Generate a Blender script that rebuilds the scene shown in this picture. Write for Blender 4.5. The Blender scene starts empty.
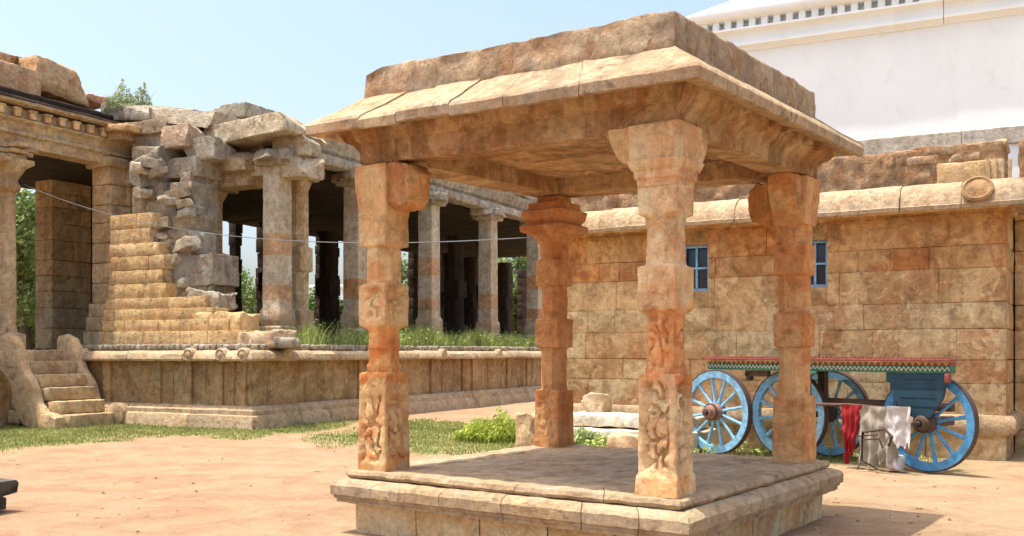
import bpy, math, random
from math import sin, cos, pi, radians, sqrt, floor, ceil, atan2
from mathutils import Vector, Matrix, noise
R = random.Random(7)
F = 999.0; HX = 512.0; HY = 352.0; EYE = 1.6
scene = bpy.context.scene

# ------------------------------------------------------------------ mesh builder
class M:
    def __init__(s): s.v = []; s.f = []; s.t = []
    def add(s, vs, fs, tint=(1, 1, 1)):
        n = len(s.v); s.v += [Vector(p) for p in vs]
        s.f += [tuple(i + n for i in f) for f in fs]; s.t += [tint] * len(fs); return n
    def mark(s): return len(s.v)
    def rough(s, amp, freq, start=0, seed=0.0, chunky=0.0):
        o = Vector((seed * 3.1, seed * 1.7, seed * 2.3))
        for i in range(start, len(s.v)):
            p = s.v[i]
            d = noise.noise_vector(p * freq + o) * amp
            if chunky: d += noise.noise_vector(p * freq * .35 + o) * chunky
            s.v[i] = p + d
    def xf(s, mat, start=0):
        for i in range(start, len(s.v)): s.v[i] = mat @ s.v[i]
    def box(s, c, d, r=.015, cell=.15, tint=(1, 1, 1), rz=0.0, amp=0.0, freq=6, seed=None, tilt=(0, 0), chunky=0.0, cuts=0):
        """rounded, subdivided block with worn faces"""
        hx, hy, hz = [x / 2 for x in d]; r = min(r, hx * .49, hy * .49, hz * .49)
        def coords(h):
            k = max(1, int(ceil(2 * (h - r) / cell)))
            return [-h] + [-(h - r) + 2 * (h - r) * i / k for i in range(k + 1)] + [h]
        X, Y, Z = coords(hx), coords(hy), coords(hz)
        nx, ny, nz = len(X) - 1, len(Y) - 1, len(Z) - 1
        idx = {}; vs = []; fs = []
        def V(i, j, k):
            q = (i, j, k)
            if q not in idx:
                p = Vector((X[i], Y[j], Z[k]))
                c0 = Vector((max(-(hx - r), min(hx - r, p.x)), max(-(hy - r), min(hy - r, p.y)), max(-(hz - r), min(hz - r, p.z))))
                dd = p - c0
                if dd.length > 1e-9: p = c0 + dd.normalized() * r
                idx[q] = len(vs); vs.append(p)
            return idx[q]
        for i in range(nx):
            for j in range(ny):
                fs.append((V(i, j, 0), V(i, j + 1, 0), V(i + 1, j + 1, 0), V(i + 1, j, 0)))
                fs.append((V(i, j, nz), V(i + 1, j, nz), V(i + 1, j + 1, nz), V(i, j + 1, nz)))
        for i in range(nx):
            for k in range(nz):
                fs.append((V(i, 0, k), V(i + 1, 0, k), V(i + 1, 0, k + 1), V(i, 0, k + 1)))
                fs.append((V(i, ny, k), V(i, ny, k + 1), V(i + 1, ny, k + 1), V(i + 1, ny, k)))
        for j in range(ny):
            for k in range(nz):
                fs.append((V(0, j, k), V(0, j, k + 1), V(0, j + 1, k + 1), V(0, j + 1, k)))
                fs.append((V(nx, j, k), V(nx, j + 1, k), V(nx, j + 1, k + 1), V(nx, j, k + 1)))
        if cuts:      # broken faces: planes that slice corners and edges off
            rc = random.Random(int((c[0] * 131 + c[1] * 57 + c[2] * 17) * 100))
            for _ in range(cuts):
                d3 = Vector((rc.uniform(-1, 1), rc.uniform(-1, 1), rc.uniform(-1, 1))).normalized()
                lim = (abs(d3.x) * hx + abs(d3.y) * hy + abs(d3.z) * hz) * rc.uniform(.60, .88)
                for q in range(len(vs)):
                    e = vs[q].dot(d3) - lim
                    if e > 0: vs[q] = vs[q] - d3 * e
        if amp or chunky:
            o = Vector((1, 2, 3)) * (seed if seed is not None else R.uniform(0, 50))
            for q, p in enumerate(vs):
                vs[q] = p + noise.noise_vector(p * freq + o) * amp + noise.noise_vector(p * freq * 2.7 + o) * amp * .45 + (noise.noise_vector(p * freq * .3 + o) * chunky if chunky else Vector())
        m = Matrix.Translation(c) @ Matrix.Rotation(rz, 4, 'Z') @ Matrix.Rotation(tilt[0], 4, 'X') @ Matrix.Rotation(tilt[1], 4, 'Y')
        s.add([m @ p for p in vs], fs, tint)
    def loft(s, rings, tint=(1, 1, 1), caps=True, closed=True):
        n = len(rings[0]); base = len(s.v)
        vs = [p for r in rings for p in r]; fs = []
        for a in range(len(rings) - 1):
            for b in range(n if closed else n - 1):
                c = (b + 1) % n
                fs.append((a * n + b, a * n + c, (a + 1) * n + c, (a + 1) * n + b))
        if caps:
            fs.append(tuple(reversed(range(n)))); fs.append(tuple((len(rings) - 1) * n + i for i in range(n)))
        s.add(vs, fs, tint)
    def lathe(s, prof, n=24, tint=(1, 1, 1), m=Matrix()):
        """prof: list of (r, z)"""
        s.loft([[m @ Vector((max(r, .001) * cos(2 * pi * i / n), max(r, .001) * sin(2 * pi * i / n), z)) for i in range(n)] for r, z in prof], tint)
    def tube(s, pts, rad, n=8, tint=(1, 1, 1)):
        rings = []
        for i, p in enumerate(pts):
            p = Vector(p); a = Vector(pts[max(0, i - 1)]); b = Vector(pts[min(len(pts) - 1, i + 1)])
            d = (b - a).normalized(); u = d.cross(Vector((0, 0, 1)) if abs(d.z) < .9 else Vector((1, 0, 0))).normalized(); w = d.cross(u)
            r = rad[i] if isinstance(rad, (list, tuple)) else rad
            rings.append([p + (u * cos(2 * pi * k / n) + w * sin(2 * pi * k / n)) * r for k in range(n)])
        s.loft(rings, tint)
    def build(s, name, mat, parent=None, mw=None, smooth=True, angle=42):
        me = bpy.data.meshes.new(name)
        me.from_pydata([tuple(p) for p in s.v], [], s.f)
        at = me.color_attributes.new('tint', 'FLOAT_COLOR', 'CORNER')
        buf = []
        for f, t in zip(s.f, s.t): buf += [t[0], t[1], t[2], 1.0] * len(f)
        at.data.foreach_set('color', buf)
        me.materials.append(mat)
        if smooth:
            me.polygons.foreach_set('use_smooth', [True] * len(me.polygons))
            me.set_sharp_from_angle(angle=radians(angle))
        o = bpy.data.objects.new(name, me); scene.collection.objects.link(o)
        if parent: o.parent = parent
        if mw is not None: o.matrix_world = mw
        return o

def empty(name, mw, label, cat, group=None):
    o = bpy.data.objects.new(name, None); scene.collection.objects.link(o)
    o.matrix_world = mw; o.empty_display_size = .3
    return tag(o, label, cat, group)
def tag(o, label=None, cat=None, group=None, kind=None):
    if label: o['label'] = label
    if cat: o['category'] = cat
    if group: o['group'] = group
    if kind: o['kind'] = kind
    return o
def copy_tree(o, parent=None):
    c = o.copy(); scene.collection.objects.link(c); c.parent = parent
    for ch in list(o.children): copy_tree(ch, c)
    return c
def frame(x, y, z, deg): return Matrix.Translation((x, y, z)) @ Matrix.Rotation(radians(deg), 4, 'Z')
def G(px, py, z=0.0):
    Y = (EYE - z) * F / (py - HY); return ((px - HX) * Y / F, Y)

# ------------------------------------------------------------------ materials
def nodes(name):
    m = bpy.data.materials.new(name); m.use_nodes = True
    nt = m.node_tree; nt.nodes.clear()
    out = nt.nodes.new('ShaderNodeOutputMaterial'); b = nt.nodes.new('ShaderNodeBsdfPrincipled')
    nt.links.new(b.outputs[0], out.inputs[0]); return m, nt, b
def ramp(nt, fac, stops):
    r = nt.nodes.new('ShaderNodeValToRGB'); nt.links.new(fac, r.inputs[0])
    e = r.color_ramp.elements
    while len(e) < len(stops): e.new(.5)
    for i, (p, c) in enumerate(stops): e[i].position = p; e[i].color = (*c, 1) if len(c) == 3 else c
    return r.outputs[0]
def noi(nt, vec, scale, detail=6, rough=.6, dist=0.0, sc=None):
    n = nt.nodes.new('ShaderNodeTexNoise'); n.inputs['Scale'].default_value = scale
    n.inputs['Detail'].default_value = detail; n.inputs['Roughness'].default_value = rough; n.inputs['Distortion'].default_value = dist
    if sc:
        mp = nt.nodes.new('ShaderNodeMapping'); mp.inputs['Scale'].default_value = sc; nt.links.new(vec, mp.inputs[0]); vec = mp.outputs[0]
    nt.links.new(vec, n.inputs['Vector']); return n.outputs['Fac']
def mix(nt, fac, a, b, mode='MIX'):
    n = nt.nodes.new('ShaderNodeMix'); n.data_type = 'RGBA'; n.blend_type = mode
    for sock, v in ((n.inputs[0], fac), (n.inputs[6], a), (n.inputs[7], b)):
        if isinstance(v, (int, float)): sock.default_value = v
        elif isinstance(v, tuple): sock.default_value = (*v, 1)
        else: nt.links.new(v, sock)
    return n.outputs[2]
def math_(nt, op, a, b):
    n = nt.nodes.new('ShaderNodeMath'); n.operation = op
    for i, v in ((0, a), (1, b)):
        if isinstance(v, (int, float)): n.inputs[i].default_value = v
        else: nt.links.new(v, n.inputs[i])
    return n.outputs[0]
def objvec(nt, rnd=True):
    tc = nt.nodes.new('ShaderNodeTexCoord')
    if not rnd: return tc.outputs['Object']
    oi = nt.nodes.new('ShaderNodeObjectInfo'); a = nt.nodes.new('ShaderNodeVectorMath'); a.operation = 'ADD'
    mu = math_(nt, 'MULTIPLY', oi.outputs['Random'], 37.0)
    nt.links.new(tc.outputs['Object'], a.inputs[0]); nt.links.new(mu, a.inputs[1]); return a.outputs[0]
def tintnode(nt, col):
    a = nt.nodes.new('ShaderNodeAttribute'); a.attribute_name = 'tint'
    return mix(nt, 1.0, col, a.outputs['Color'], 'MULTIPLY')
def stone(name, pale, mid, red, dark=(.05, .04, .03), darkamt=.5, redamt=.5, bump=.6, scale=1.0, rough=.92, lichen=0.0, streak=.4, patch=.45, con=.7):
    m, nt, b = nodes(name); v = objvec(nt)
    n1 = noi(nt, v, 1.8 * scale, 6, .65, .7); n2 = noi(nt, v, 8 * scale, 9, .75, .3); n3 = noi(nt, v, 1.1 * scale, 6, .62, .9)
    c = ramp(nt, n1, [(.40, mid), (.57, pale)])
    rm = ramp(nt, n3, [(.49, (0, 0, 0)), (.58, (redamt,) * 3)])
    c = mix(nt, rm, c, red)
    pn = noi(nt, v, 2.6 * scale, 9, .68, 1.1)          # lime and weather patches with ragged borders
    c = mix(nt, ramp(nt, pn, [(.53, (0, 0, 0)), (.56, (patch,) * 3)]), c, tuple(min(.8, x * 1.12 + .05) for x in pale))
    pn2 = noi(nt, v, 3.4 * scale, 9, .7, .8)
    c = mix(nt, ramp(nt, pn2, [(.40, (patch * .9,) * 3), (.44, (0, 0, 0))]), c, tuple(x * .55 for x in mid))
    c = mix(nt, con, c, ramp(nt, n2, [(.36, (.60, .56, .52)), (.50, (1, 1, 1)), (.64, (1.22, 1.2, 1.15))]), 'MULTIPLY')
    st = noi(nt, v, 2.6 * scale, 7, .72, .3, (1, 1, .16))
    c = mix(nt, ramp(nt, st, [(.53, (0, 0, 0)), (.64, (streak,) * 3)]), c, tuple(x * .42 for x in mid))
    dk = noi(nt, v, 3.6 * scale, 10, .72, .5)
    c = mix(nt, ramp(nt, dk, [(.57, (0, 0, 0)), (.66, (darkamt,) * 3)]), c, dark)
    if lichen:
        lk = noi(nt, v, 3.2 * scale, 8, .75)
        c = mix(nt, ramp(nt, lk, [(.50, (0, 0, 0)), (.57, (lichen,) * 3)]), c, (.40, .37, .30))
    fine = noi(nt, v, 46, 5, .75)
    c = mix(nt, .35, c, ramp(nt, fine, [(.38, (.66, .64, .62)), (.62, (1.22, 1.22, 1.22))]), 'MULTIPLY')
    nt.links.new(tintnode(nt, c), b.inputs['Base Color']); b.inputs['Roughness'].default_value = rough
    b.inputs['Specular IOR Level'].default_value = .2
    vo = nt.nodes.new('ShaderNodeTexVoronoi'); vo.inputs['Scale'].default_value = 16; vo.inputs['Randomness'].default_value = 1; nt.links.new(v, vo.inputs['Vector'])
    h = math_(nt, 'ADD', math_(nt, 'MULTIPLY', noi(nt, v, 11, 10, .78), 1.3), math_(nt, 'MULTIPLY', fine, .18))
    h = math_(nt, 'ADD', h, math_(nt, 'MULTIPLY', vo.outputs['Distance'], .25))
    bp = nt.nodes.new('ShaderNodeBump'); bp.inputs['Strength'].default_value = min(1, bump * 1.25); bp.inputs['Distance'].default_value = .05
    nt.links.new(h, bp.inputs['Height']); nt.links.new(bp.outputs[0], b.inputs['Normal'])
    return m
def simple(name, col, rough=.6, var=.3, bump=.2, scale=12, wear=None, wearamt=.5, metal=0, sc=None):
    m, nt, b = nodes(name); v = objvec(nt)
    c = mix(nt, 1.0, col, ramp(nt, noi(nt, v, scale, 6, .65, 0, sc), [(.3, (1 - var,) * 3), (.7, (1 + var * .6,) * 3)]), 'MULTIPLY')
    if wear: c = mix(nt, ramp(nt, noi(nt, v, scale * 1.7, 8, .7), [(.57, (0, 0, 0)), (.66, (wearamt,) * 3)]), c, wear)
    nt.links.new(tintnode(nt, c), b.inputs['Base Color']); b.inputs['Roughness'].default_value = rough; b.inputs['Metallic'].default_value = metal
    bp = nt.nodes.new('ShaderNodeBump'); bp.inputs['Strength'].default_value = bump; bp.inputs['Distance'].default_value = .01
    nt.links.new(noi(nt, v, scale * 3, 5, .7, 0, sc), bp.inputs['Height']); nt.links.new(bp.outputs[0], b.inputs['Normal'])
    return m
def leafy(name, lo, hi, scale=1.5, trans=.25):
    m, nt, b = nodes(name); v = objvec(nt)
    c = ramp(nt, noi(nt, v, scale, 4, .6), [(.35, lo), (.65, hi)])
    c = tintnode(nt, c)
    nt.links.new(c, b.inputs['Base Color']); b.inputs['Roughness'].default_value = .7; b.inputs['Specular IOR Level'].default_value = .2
    t = nt.nodes.new('ShaderNodeBsdfTranslucent'); nt.links.new(c, t.inputs[0])
    ms = nt.nodes.new('ShaderNodeMixShader'); ms.inputs[0].default_value = trans
    out = [n for n in nt.nodes if n.type == 'OUTPUT_MATERIAL'][0]
    nt.links.new(b.outputs[0], ms.inputs[1]); nt.links.new(t.outputs[0], ms.inputs[2]); nt.links.new(ms.outputs[0], out.inputs[0])
    return m

S_PAV = stone('pavilion_stone', (.84, .65, .37), (.70, .47, .23), (.62, .29, .12), darkamt=.35, redamt=.6, bump=.6, patch=.4, con=.55)
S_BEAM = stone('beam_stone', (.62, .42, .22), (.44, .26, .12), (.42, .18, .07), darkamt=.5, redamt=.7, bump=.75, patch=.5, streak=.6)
S_EAVE = stone('eave_stone', (.55, .41, .25), (.48, .34, .195), (.46, .27, .14), darkamt=.55, redamt=.3, bump=.6, lichen=.2)
S_RUB = stone('rubble_stone', (.64, .49, .31), (.50, .33, .19), (.52, .27, .13), darkamt=.65, redamt=.6, bump=1.0, scale=1.4, lichen=.35)
S_WALL = stone('wall_stone', (.68, .51, .27), (.50, .34, .165), (.52, .24, .10), darkamt=.3, redamt=.55, bump=.6, patch=.6)
S_HALL = stone('hall_stone', (.66, .50, .28), (.50, .34, .17), (.50, .27, .14), darkamt=.55, redamt=.45, bump=.7, lichen=.25)
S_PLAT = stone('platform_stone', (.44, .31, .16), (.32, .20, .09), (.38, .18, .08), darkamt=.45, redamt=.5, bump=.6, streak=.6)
S_RUIN = stone('ruin_stone', (.50, .44, .33), (.30, .24, .17), (.36, .22, .13), darkamt=.8, redamt=.3, bump=1.0, scale=1.2, lichen=.6)
S_SHADE = stone('shade_tinted_stone', (.065, .046, .032), (.04, .028, .02), (.055, .028, .02), darkamt=.8, redamt=.4, patch=.2)  # hall and porch interior shade painted in as near-black stone colour
S_GREY = stone('grey_stone', (.52, .48, .40), (.40, .36, .29), (.45, .35, .25), darkamt=.3, redamt=.2, bump=.4)
S_BLACK = stone('black_stone', (.16, .16, .15), (.09, .09, .09), (.12, .09, .07), darkamt=.5, redamt=.1, bump=.8, rough=.7)
W_WHITE = simple('whitewash', (.84, .90, .88), .9, .05, .15, 1.3, (.66, .66, .64), .3, sc=(1, 1, .35))
P_BLUE = simple('blue_paint', (.22, .48, .70), .55, .45, .5, 11, (.30, .26, .20), .75)
P_DBLUE = simple('deep_blue_paint', (.006, .045, .075), .75, .4, .4, 8, (.04, .04, .04), .6)
P_MBLUE = simple('mid_blue_paint', (.07, .30, .56), .55, .45, .5, 11, (.20, .17, .13), .7)
P_GREEN = simple('green_paint', (.03, .16, .09), .6, .4, .3, 14, (.30, .24, .14), .5)
P_RED = simple('red_paint', (.25, .055, .035), .6, .35, .3, 14, (.14, .08, .05), .5)
P_WHITE = simple('white_paint', (.60, .58, .46), .6, .2, .2, 14)
P_GOLD = simple('ochre_paint', (.52, .26, .06), .6, .3, .2, 18)
WOOD = simple('dark_wood', (.10, .055, .035), .75, .45, .5, 14, sc=(1, 1, .2))
HUBW = simple('hub_wood', (.24, .12, .08), .7, .4, .4, 14, (.40, .32, .25), .5)
IRON = simple('rusty_iron', (.06, .035, .028), .75, .4, .5, 20, (.2, .09, .04), .6)
C_RED = simple('red_cloth', (.30, .008, .012), .9, .25, .3, 20)
C_GREY = simple('grey_cloth', (.36, .32, .25), .95, .3, .4, 16, (.14, .11, .08), .6, sc=(3, 3, .4))
C_WHITE = simple('white_cloth', (.55, .52, .50), .95, .15, .3, 20)
GLASS = simple('window_dark', (.012, .02, .028), .3, .2, .05, 6)
CABLE = simple('cable_grey', (.13, .15, .15), .5, .1, .1, 20)
GRASS = leafy('grass_green', (.19, .23, .07), (.36, .38, .15), .9, .3)
WEED = leafy('weed_green', (.24, .31, .10), (.48, .54, .22), 1.5, .3)
YELL = leafy('yellow_green', (.26, .34, .05), (.46, .50, .09), 3, .35)
LEAF = leafy('tree_leaf', (.05, .10, .02), (.13, .22, .05), .8, .25)
LEAF2 = leafy('tree_leaf_light', (.14, .20, .06), (.28, .34, .13), .8, .25)
BARK = simple('bark', (.12, .08, .05), .9, .4, .8, 9, sc=(1, 1, .2))

def vary(r=R, a=.12): 
    k = 1 + r.uniform(-a, a); w = r.uniform(-a * .5, a * .5)
    return (k * (1 + w * .5), k, k * (1 - w))

# ================================================================== PAVILION (local frame, scaled about the eye)
KP = .936
PAV = Matrix.Translation((.807, 9.35, EYE * (1 - KP))) @ Matrix.Rotation(radians(-35.3), 4, 'Z') @ Matrix.Scale(KP, 4)
pav = empty('stone_pavilion', PAV, 'small open four-pillared stone pavilion on a low plinth in the foreground', 'pavilion')
GZ = -.112

def side_pt(side, off, a, z):
    """side 0 front(-y) 1 right(+x) 2 back 3 left; off distance from centre, a tangential coordinate"""
    x, y = a, -off
    for _ in range(side): x, y = -y, x
    return Vector((x, y, z))
def dz(p): return -.07 * ((p.x - p.y) / 3.3)
def ringslab(m, side, prof, f0, f1, cell, tint, amp=.012, freq=5, skew=False, seed=0, gap=.008):
    k = max(1, int(ceil(abs(f1 - f0) * 1.9 / cell))); rings = []
    n = len(prof)
    for i in range(k + 1):
        f = f0 + (f1 - f0) * i / k; ring = []
        for (off, z) in prof:
            a = f * off
            if i == 0 and f0 > -1: a += gap
            if i == k and f1 < 1: a -= gap
            p = side_pt(side, off, a, z)
            if skew: p.z += dz(p)
            ring.append(p)
        rings.append(ring)
    st = m.mark(); m.loft(rings, tint)
    if amp: m.rough(amp, freq, st, seed)
def dense(poly, step):
    out = []
    for i, p in enumerate(poly):
        q = poly[(i + 1) % len(poly)]; L = math.dist(p, q); k = max(1, int(round(L / step)))
        for j in range(k): out.append((p[0] + (q[0] - p[0]) * j / k, p[1] + (q[1] - p[1]) * j / k))
    return out

# platform
m = M()
for sd in range(4):      # plinth body stones
    cuts = [-1, -.55, -.12, .3, .68, 1]
    for i in range(5):
        ringslab(m, sd, dense([(1.68, GZ - .3), (1.70, .19), (1.4, .19), (1.4, GZ - .3)], .12), cuts[i], cuts[i + 1], .12, vary(a=.1), .012, 4)
body = m.build('plinth', S_PAV, pav)
m = M()
prof = dense([(1.70, .17), (1.82, .17), (1.82, .205), (1.838, .21), (1.838, .235), (1.862, .245), (1.866, .33), (1.84, .362), (1.77, .392), (1.5, .395), (1.5, .17)], .05)
for sd in range(4):
    cuts = {0: [-1, -.72, -.28, .08, .5, .78, 1], 1: [-1, -.35, .42, 1]}.get(sd, [-1, -.3, .4, 1])
    for i in range(len(cuts) - 1):
        ringslab(m, sd, prof, cuts[i], cuts[i + 1], .05, vary(a=.08), .008, 9, seed=sd, gap=.004)
m.build('cornice', S_EAVE, pav, angle=25)
m = M()
prof = dense([(1.74, .40), (1.76, .43), (1.745, .465), (1.70, .472), (1.3, .472), (1.3, .40)], .06)
for sd in range(4):
    cuts = [-1, -.25, .12, .62, 1]
    for i in range(len(cuts) - 1):
        ringslab(m, sd, prof, cuts[i], cuts[i + 1], .05, vary(a=.08), .014, 8, seed=sd + 5, gap=.004)
for i in range(4):
    for j in range(4):
        m.box((-1.05 + i * .7, -1.05 + j * .7, .42), (.69, .69, .096), .008, .12, vary(a=.1), amp=.004)
m.build('floor', S_EAVE, pav)

# pillars
NP = 96
def sect(kind, h, i, n=NP):
    s = i / n * 4; k = int(s) % 4; u = (s - int(s)) * 2 - 1
    x, y = [(1, u), (-u, 1), (-1, -u), (u, -1)][k]
    if kind == 'sq':
        # rounded square
        p = Vector((x, y)) * h; L = max(abs(x), abs(y)); 
        if min(abs(x), abs(y)) > .93: p *= .975
        return p
    d = Vector((x, y)).normalized()
    if kind == 'oct':
        mx = max(abs(d.x * cos(a) + d.y * sin(a)) for a in (0, pi / 4, pi / 2, 3 * pi / 4)); return d * (h / mx)
    return d * h
def pillar_mesh(m, secs, seed=0, amp=.012, relief=(), step=.022):
    """secs: list of (z, kind, half) — consecutive rows lofted"""
    rings = []; start = m.mark()
    for (z0, k0, h0), (z1, k1, h1) in zip(secs, secs[1:]):
        n = max(1, int(round((z1 - z0) / step)))
        for j in range(n):
            t = j / n; z = z0 + (z1 - z0) * t
            if z1 - z0 < 1e-4: z = z0
            rings.append([(sect(k0, h0, i) * (1 - t) + sect(k1, h1, i) * t, z) for i in range(NP)])
    z, k, h = secs[-1]; rings.append([(sect(k, h, i), z) for i in range(NP)])
    m.loft([[Vector((p.x, p.y, z)) for p, z in r] for r in rings])
    o = Vector((seed * 7.7, seed * 3.3, seed))
    for i in range(start, len(m.v)):
        p = m.v[i]; d = noise.noise_vector(p * 3 + o) * amp * .7 + noise.noise_vector(p * 13 + o) * amp * .45 + noise.noise_vector(p * 30 + o) * amp * .25
        for (za, zb, am, fr, chans) in relief:
            if za < p.z < zb:
                e = min(1, (p.z - za) / .04, (zb - p.z) / .04)
                r2 = Vector((p.x, p.y, 0)); 
                a, b2 = (abs(p.x), abs(p.y)); lat = min(a, b2) / max(a, b2, 1e-6)
                if lat < .78:
                    q = Vector((p.x, p.y, p.z * .8)) * fr + o
                    q2 = q + noise.noise_vector(q * .6) * .9
                    w = abs(noise.noise(q2)) * 2.6 + .35 * abs(noise.noise(q2 * 2.3))
                    e2 = min(1, (.78 - lat) / .10)
                    gl = max(0, min(1, (.62 - w) * 3.2)); d -= r2.normalized() * am * (.9 * gl + .25) * e * e2
        m.v[i] = p + d
def pavilion_pillar(cx, cy, seed, kind):
    m = M(); z0 = .47
    if kind == 'near':
        secs = [(z0, 'sq', .185), (.62, 'sq', .178), (.64, 'sq', .166), (1.40, 'sq', .160), (1.42, 'sq', .160), (1.43, 'oct', .150), (1.90, 'oct', .146), (1.93, 'sq', .164), (1.95, 'sq', .168),
                (2.27, 'sq', .168), (2.29, 'oct', .150), (2.66, 'oct', .147), (2.69, 'sq', .165), (2.92, 'sq', .168)]
        rel = [(.66, 1.38, .042, 12, 1), (1.45, 1.9, .03, 10, 1), (1.99, 2.25, .018, 11, 1), (2.3, 2.64, .012, 12, 1)]
    elif kind == 'left':
        secs = [(z0, 'sq', .180), (.60, 'sq', .178), (1.22, 'sq', .172), (1.38, 'sq', .17), (1.40, 'sq', .168), (1.41, 'oct', .155), (1.47, 'oct', .16), (1.49, 'oct', .143), (1.62, 'oct', .14), (1.64, 'oct', .155), (1.68, 'oct', .142), (1.80, 'oct', .145), (1.82, 'oct', .158), (1.85, 'sq', .165), (1.87, 'sq', .17),
                (2.24, 'sq', .17), (2.26, 'oct', .162), (2.55, 'oct', .162), (2.60, 'oct', .15), (2.62, 'sq', .17), (2.92, 'sq', .172)]
        rel = [(.54, 1.20, .038, 12, 1), (1.24, 1.36, .02, 14, 1), (1.9, 2.22, .032, 10, 1), (2.64, 2.9, .015, 12, 1)]
    else:
        secs = [(z0, 'sq', .178), (1.14, 'sq', .17), (1.15, 'oct', .148), (1.64, 'oct', .144), (1.66, 'sq', .166), (1.99, 'sq', .168), (2.01, 'oct', .146), (2.38, 'oct', .146), (2.40, 'sq', .162), (2.70, 'sq', .165), (2.72, 'oct', .16), (2.93, 'oct', .165)]
        rel = [(.55, 1.12, .012, 10, 1), (1.7, 1.97, .01, 12, 1)]
    pillar_mesh(m, secs, seed, .010, rel)
    # capital
    zr = {'near': (1.43, 1.93), 'left': (1.38, 1.86)}.get(kind)
    for k, f in enumerate(m.f):
        q = m.v[f[0]]; tt = 1.0
        n_ = noise.noise(q * 5 + Vector((seed * 9, 0, 0)))
        if zr and zr[0] - .05 < q.z + n_ * .12 < zr[1]: m.t[k] = (1.05, .76, .56) if n_ > -.2 else (1.05, .88, .74)
        elif q.z < .62 and n_ > -.1 and zr: m.t[k] = (1.04, .82, .66)
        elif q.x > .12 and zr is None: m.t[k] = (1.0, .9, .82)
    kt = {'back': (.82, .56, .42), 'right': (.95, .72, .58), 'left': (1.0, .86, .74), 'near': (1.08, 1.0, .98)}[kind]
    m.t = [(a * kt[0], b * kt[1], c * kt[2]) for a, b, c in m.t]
    m.xf(Matrix.Translation((cx, cy, 0)))
    p = m.build('pillar', S_PAV, pav)
    m = M()
    if kind == 'near':
        pillar_mesh(m, [(2.90, 'sq', .172), (2.95, 'sq', .175), (2.96, 'sq', .19), (3.02, 'sq', .195), (3.03, 'sq', .21), (3.10, 'sq', .235), (3.11, 'sq', .22), (3.38, 'sq', .22), (3.39, 'sq', .15), (3.46, 'sq', .15)], seed + 4, .008)
    elif kind == 'back':
        pillar_mesh(m, [(2.90, 'oct', .17), (2.94, 'oct', .20), (3.0, 'sq', .21), (3.04, 'sq', .30), (3.10, 'sq', .31), (3.14, 'sq', .24), (3.18, 'sq', .28), (3.28, 'sq', .30), (3.30, 'sq', .24), (3.38, 'sq', .23), (3.39, 'sq', .15), (3.46, 'sq', .15)], seed + 4, .012)
    else:
        pillar_mesh(m, [(2.90, 'sq', .172), (2.98, 'sq', .18), (3.12, 'sq', .19), (3.14, 'sq', .20), (3.38, 'sq', .20), (3.39, 'sq', .15), (3.46, 'sq', .15)], seed + 4, .008)
    m.t = [kt] * len(m.t); m.xf(Matrix.Translation((cx, cy, 0))); m.build('capital', S_PAV, p)
    return p
def bracket(parent, cx, cy, dx, dy, L, zb, zt, w, boss, seed):
    """corbel arm reaching from a capital, rounded and drooping at its tip"""
    m = M(); rings = []; n = 26
    for i in range(n + 1):
        t = i / n; x = .12 + (L - .12) * t
        if boss: lo = zb + (zt - zb) * (-.10 * sin(pi * min(1, t * 1.05)) + .35 * max(0, t - .8) / .2)
        else:      # stepped corbel: flat, step, quarter round, lip
            lo = zb + (zt - zb) * (0 if t < .30 else .14 if t < .42 else .14 + .62 * (1 - cos((min(t, .92) - .42) / .50 * pi / 2)) if t < .93 else .72)
        hi = zt - .004 - (.12 * max(0, t - .75) / .25 if boss else .0)
        ww = w * (1 + (.22 * sin(pi * t) if boss else 0)) * (1 - .25 * max(0, t - .85) / .15)
        if boss and t > .45:
            kq = sqrt(max(.05, 1 - ((t - .45) / .56) ** 2)); mid = (lo + hi) / 2 + .02 * (1 - kq); hh_ = (hi - lo) / 2 * kq
            lo, hi, ww = mid - hh_, mid + hh_, ww * kq
        ring = [(-ww, lo + (.03 if boss else .006)), (-ww * .6, lo), (0, lo - .012), (ww * .6, lo), (ww, lo + (.03 if boss else .006)), (ww * 1.02, (lo + hi) / 2), (ww, hi - .02), (ww * .8, hi), (0, hi), (-ww * .8, hi), (-ww, hi - .02), (-ww * 1.02, (lo + hi) / 2)]
        rings.append([Vector((cx + dx * x - dy * a, cy + dy * x + dx * a, z)) for a, z in ring])
    m.loft(rings); m.rough(.012 if boss else .007, 9, 0, seed)
    if boss:      # lobed carving on the boss
        for i in range(len(m.v)):
            p = m.v[i]; q = p * 13; w = abs(noise.noise(q + noise.noise_vector(q * .5))) * 2.4
            m.v[i] = p + (Vector((cx + dx * L * .6, cy + dy * L * .6, (zb + zt) / 2)) - p).normalized() * .03 * (1 - min(1, w))
    m.t = [(.85, .62, .48) if boss else (.95, .82, .7)] * len(m.t); m.build('bracket', S_PAV, parent, angle=30)
pp = 1.48
P_FR = pavilion_pillar(pp, -pp + .01, 1, 'near'); P_FL = pavilion_pillar(-pp - .045, -pp, 2, 'left')
P_BL = pavilion_pillar(-pp, pp, 3, 'back'); P_BR = pavilion_pillar(pp, pp, 4, 'right')
bracket(P_FL, -pp, -pp, 1, 0, .50, 2.98, 3.40, .15, True, 1); bracket(P_FL, -pp, -pp, 0, 1, .42, 3.02, 3.40, .14, False, 2)
bracket(P_FR, pp, -pp, -1, 0, .46, 3.04, 3.42, .175, False, 3); bracket(P_FR, pp, -pp, 0, 1, .48, 3.04, 3.42, .17, False, 4)
bracket(P_BR, pp, pp, -1, 0, .52, 2.96, 3.38, .14, True, 5); bracket(P_BR, pp, pp, 0, -1, .40, 3.0, 3.40, .15, False, 6)

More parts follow.
